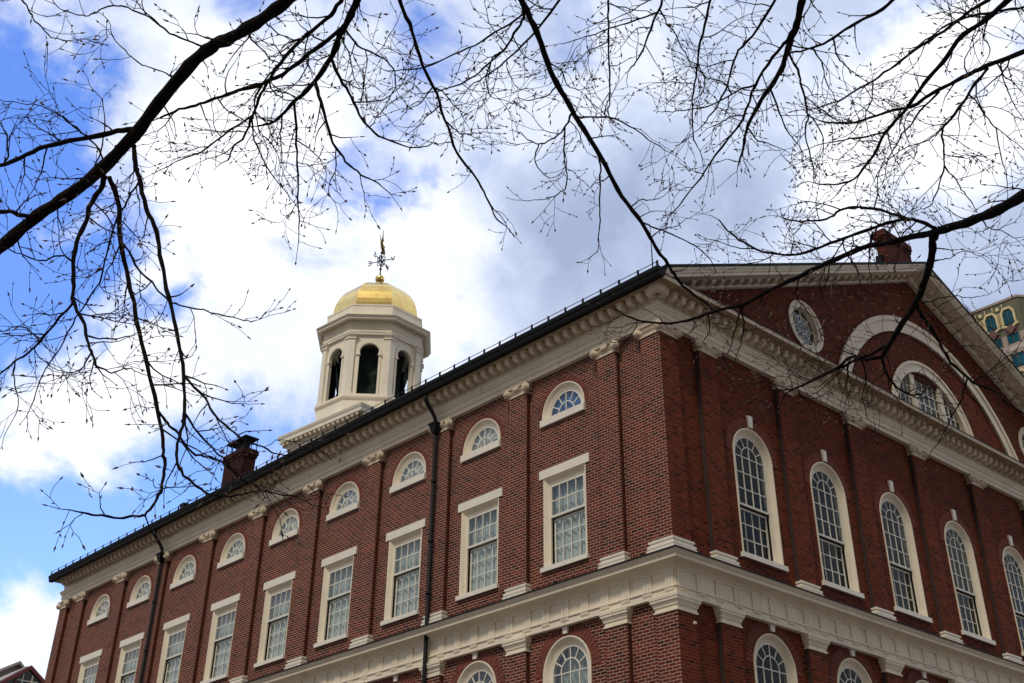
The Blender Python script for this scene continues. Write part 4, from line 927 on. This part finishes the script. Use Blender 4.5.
 ('Kg', 'Kd', 3.2, 1.4, .3, 1.36, 1.08, '882,357 884,368 888,376 900,390 912,395 922,393 926,386'),
 ('Kh', 'Kd', 4.2, 1.6, .6, 1.19, 1.08, '915,302 922,316 932,329 946,355 956,367 973,382 995,392 1008,403 1026,416'),
 ('Ki', 'Kh', 1.8, .8, .2, 1.53, 1.08, '973,382 989,371 1005,358 1016,350'),
 ('Kj', 'Kh', 2.2, 1, .2, 1.36, 1.08, '967,379 964,390 960,403 947,424 939,443'),
 ('Kk', 'Kd', 1.4, .7, .2, 1.53, 0.84, '932,262 942,259 950,258 965,251 984,258'),
 ('Kl', 'Kd', 1.4, .7, .2, 1.36, 0.84, '922,303 940,298 956,296 970,297 985,295'),
 ('Km', 'Ka', 2.4, 1, .2, 1.36, 0.96, '745,303 740,312 737,322 734,334 731,346'),
 ('Kn', 'Ka', 2.2, 1, .2, 1.36, 0.96, '740,305 743,318 744,330 742,342 738,352'),
 ('Ko', 'Ka', 1.8, .8, .2, 1.36, 0.96, '870,246 872,232 869,246 868,262 872,278'),
 ('Kp', 'Ke', 1.8, .8, .2, 1.53, 1.08, '850,358 848,372 850,386 846,400'),
 ('Kq', 'Ke', 1.8, .8, .2, 1.53, 1.08, '862,360 866,378 862,396 866,412'),
 ('Kr', 'Kb', 1.8, .8, .2, 1.53, 1.08, '845,238 838,252 826,268 820,286 826,304'),
 ('Ks', 'Ka', 1.6, .8, .2, 1.53, 1.08, '800,276 796,292 804,308 816,318 830,316'),
 ('Kt', 'Ka', 1.8, .8, .2, 1.53, 1.08, '708,313 710,330 704,340'),
 ('Ku', 'K', 1.6, .8, .2, 1.36, 0.96, '980,217 990,228 1004,232 1016,238'),
 ],
}
fwd = Vector((math.sin(yaw), math.cos(yaw), 0)); rgt = r0
def cone(mbu, pts, rads, n): mbu.tube(pts, rads, n)
def bud(mbu, p, d, ln, r):
    a = d.orthogonal().normalized(); b = d.cross(a); q = p+d*ln*.4
    vs = [tuple(p), tuple(q+a*r), tuple(q+b*r), tuple(q-a*r), tuple(q-b*r), tuple(p+d*ln)]
    mbu.add(vs, [(0, 2, 1), (0, 3, 2), (0, 4, 3), (0, 1, 4), (5, 1, 2), (5, 2, 3), (5, 3, 4), (5, 4, 1)])
def shoot(tw_, bu_, p, d, ln, r, lvl):
    """one zig-zag twig with side shoots and buds"""
    n = max(3, int(ln/.034)); seg = ln/n; pts = [p]; rs = [r]; side = rnd.choice((-1, 1)); bend = Vector((rnd.gauss(0, 1), rnd.gauss(0, 1), rnd.gauss(0, 1)+.25))*.09
    kids = []
    for k in range(n):
        ax = d.orthogonal().normalized(); ax.rotate(__import__('mathutils').Quaternion(d, rnd.uniform(0, 2*PI)))
        d = (d+ax*rnd.uniform(.10, .46)+bend).normalized(); p = p+d*seg*rnd.uniform(.8, 1.2); pts.append(p); rs.append(max(r*(1-.66*(k+1)/n), .0012))
        if k < n-1:
            if lvl < 2 and rnd.random() < (.52 if lvl == 0 else .30):
                q = d.orthogonal().normalized(); q.rotate(__import__('mathutils').Quaternion(d, rnd.uniform(0, 2*PI)))
                kids.append((p, (d*rnd.uniform(.55, 1.0)+q*rnd.uniform(.6, 1)).normalized(), ln*(1-k/n)*rnd.uniform(.45, .8)+.03, rs[-1]*.8))
            elif rnd.random() < .45:
                q = d.orthogonal().normalized(); q.rotate(__import__('mathutils').Quaternion(d, rnd.uniform(0, 2*PI)))
                bud(bu_, p, (d+q*.8).normalized(), rnd.uniform(.010, .022), rnd.uniform(.0020, .0036))
    tw_.tube(pts, rs, 3 if lvl else 4, False)
    bud(bu_, p, d, rnd.uniform(.018, .034), rnd.uniform(.0026, .0050))
    for kd in kids: shoot(tw_, bu_, *kd, lvl+1)
def make_tree(key, foot, crotch, label):
    tree = thing('bare_tree', label, 'tree', tuple(foot), None)
    base = Vector(foot); loc_ = lambda p: p-base
    # trunk with a slight lean and a leader
    tp = smooth([base, base.lerp(crotch, .35)+Vector((.06, -.05, 0)), base.lerp(crotch, .7)+Vector((-.05, .04, 0)), crotch, crotch+Vector((.1, -.25, 1.6)), crotch+Vector((-.15, -.3, 3.4)), crotch+Vector((.0, -.6, 5.2))], 5)
    n = len(tp); tr = [(.24*(1-.62*k/n)+(.09*max(0, 1-k/4))) if k < n*.55 else .15*(1-(k/n-.55)/.46)+.01 for k in range(n)]
    t = MB(); t.tube([loc_(p) for p in tp], tr, 12)
    for k in range(5):                       # upper limbs behind and above the viewer
        a = rnd.uniform(0, 2*PI); p0 = tp[int(n*(.62+.07*k))]
        dv = (-fwd*rnd.uniform(.2, 1)+rgt*rnd.uniform(-1, 1)+Vector((0, 0, .9))).normalized()
        pts = [p0]
        for j in range(7): dv = (dv+Vector((rnd.gauss(0, .12), rnd.gauss(0, .12), rnd.gauss(.02, .1)))).normalized(); pts.append(pts[-1]+dv*.5)
        t.tube([loc_(p) for p in pts], [.07*(1-j/8.5) for j in range(8)], 7)
    build('trunk', t, M['bark'], tree, True)
    tw_ = MB(); bu_ = MB(); paths = {}
    for (nm, par, w0, w1, dd, dens, tl, course) in BOUGHS[key]:
        uv = [tuple(map(float, c.split(','))) for c in course.split()]
        if isinstance(par, str):
            pp = paths[par]; u, v = uv[0]; d0 = min(pp, key=lambda q: (q[0]-u)**2+(q[1]-v)**2)[2]
        else: d0 = par
        lens = [0]
        for a, b in zip(uv, uv[1:]): lens.append(lens[-1]+math.hypot(b[0]-a[0], b[1]-a[1]))
        T = lens[-1]; wob = rnd.uniform(-.08, .08)
        dist = [d0+dd*(l/T)+wob*math.sin(PI*l/T) for l in lens]
        pts = smooth([CAM+ray(u, v)*s for (u, v), s in zip(uv, dist)], 4)
        kn = Vector((0, 0, 0))
        for k in range(2, len(pts)-1):
            kn = kn*.5+Vector((rnd.gauss(0, 1), rnd.gauss(0, 1), rnd.gauss(0, 1)))*(.0016 if w0 > 6 else .0026); pts[k] = pts[k]+kn
        m = len(pts); rad = []
        for k, p in enumerate(pts):
            tt = k/(m-1); w = w0+(w1-w0)*tt; z = (p-CAM).dot(cF); wv = 1+.10*math.sin(k*1.7+w0*3)+rnd.uniform(-.06, .06); rad.append(w*.5*z/FPX*wv*.97)
        paths[nm] = []
        for k in range(0, m):
            q = pts[k]-CAM; z = q.dot(cF); paths[nm].append((PPU+FPX*q.dot(cR)/z, PPV-FPX*q.dot(cU)/z, q.length))
        # gnarl: small offsets on thin boughs
        full = list(pts); frad = list(rad)
        if not isinstance(par, str):         # real limb back to the trunk
            t0 = (pts[0]-pts[1]).normalized(); up = tp[int(n*rnd.uniform(.44, .74))]
            link = bez(up, up+(pts[0]-up)*.25+Vector((rnd.gauss(0, .25), rnd.gauss(0, .25), .45)), pts[0]+t0*(pts[0]-up).length*.35, pts[0], 12)
            for k in range(1, 11): link[k] = link[k]+Vector((rnd.gauss(0, .018), rnd.gauss(0, .018), rnd.gauss(0, .018)))
            full = link[:-1]+full; r_s = min(.095, rad[0]*2.0+.022); frad = [r_s+(rad[0]-r_s)*k/12 for k in range(12)]+frad
        b = MB(); b.tube([loc_(p) for p in full], frad, 8 if w0 > 3 else 6); build('bough', b, M['bark'] if w0 > 2.4 else M['twig'], tree, True)
        # twigs along it
        step = 17.5/dens; l = step*rnd.uniform(.6, 1.2); tot = 0
        plen = [0]
        for a, c in zip(paths[nm], paths[nm][1:]): plen.append(plen[-1]+math.hypot(c[0]-a[0], c[1]-a[1]))
        while l < plen[-1]:
            k = next(i for i in range(1, m) if plen[i] >= l); f = (l-plen[k-1])/max(1e-6, plen[k]-plen[k-1])
            p = pts[k-1].lerp(pts[k], f); d = (pts[k]-pts[k-1]).normalized(); r_ = rad[k]
            q = d.orthogonal().normalized(); q.rotate(__import__('mathutils').Quaternion(d, rnd.uniform(0, 2*PI)))
            vd = (p-CAM).normalized(); q = (q-vd*q.dot(vd)*.45).normalized()
            ln = rnd.uniform(.08, .30)*tl*(1.15 if w0 < 4 else .9)
            shoot(tw_, bu_, p+q*r_*.5, (d*rnd.uniform(.5, 1.0)+q).normalized(), ln, min(.0036, r_*.6), 0)
            l += step*rnd.uniform(.5, 1.5)
        if w1 < 3: shoot(tw_, bu_, pts[-1], (pts[-1]-pts[-2]).normalized(), .12*tl, min(rad[-1], .0028), 0)
    tw_.v = [tuple(Vector(p)-base) for p in tw_.v]; bu_.v = [tuple(Vector(p)-base) for p in bu_.v]
    cr = build('crown', tw_, M['twig'], tree); cr['kind'] = 'stuff'
    bd = build('buds', bu_, M['bud'], cr); bd['kind'] = 'stuff'
    return tree
make_tree('A', CAM*Vector((1, 1, 0)) if False else Vector((CAM.x, CAM.y, 0))-fwd*1.7-rgt*.6, Vector((CAM.x, CAM.y, 6.3))-fwd*1.6-rgt*.5, 'bare budding tree whose thick dark bough slants across the top left of the sky')
make_tree('B', Vector((CAM.x, CAM.y, 0))+fwd*1.0+rgt*4.3, Vector((CAM.x, CAM.y, 5.6))+fwd*1.1+rgt*4.2, 'bare budding tree reaching in from the right, its lower bough crossing the gable')
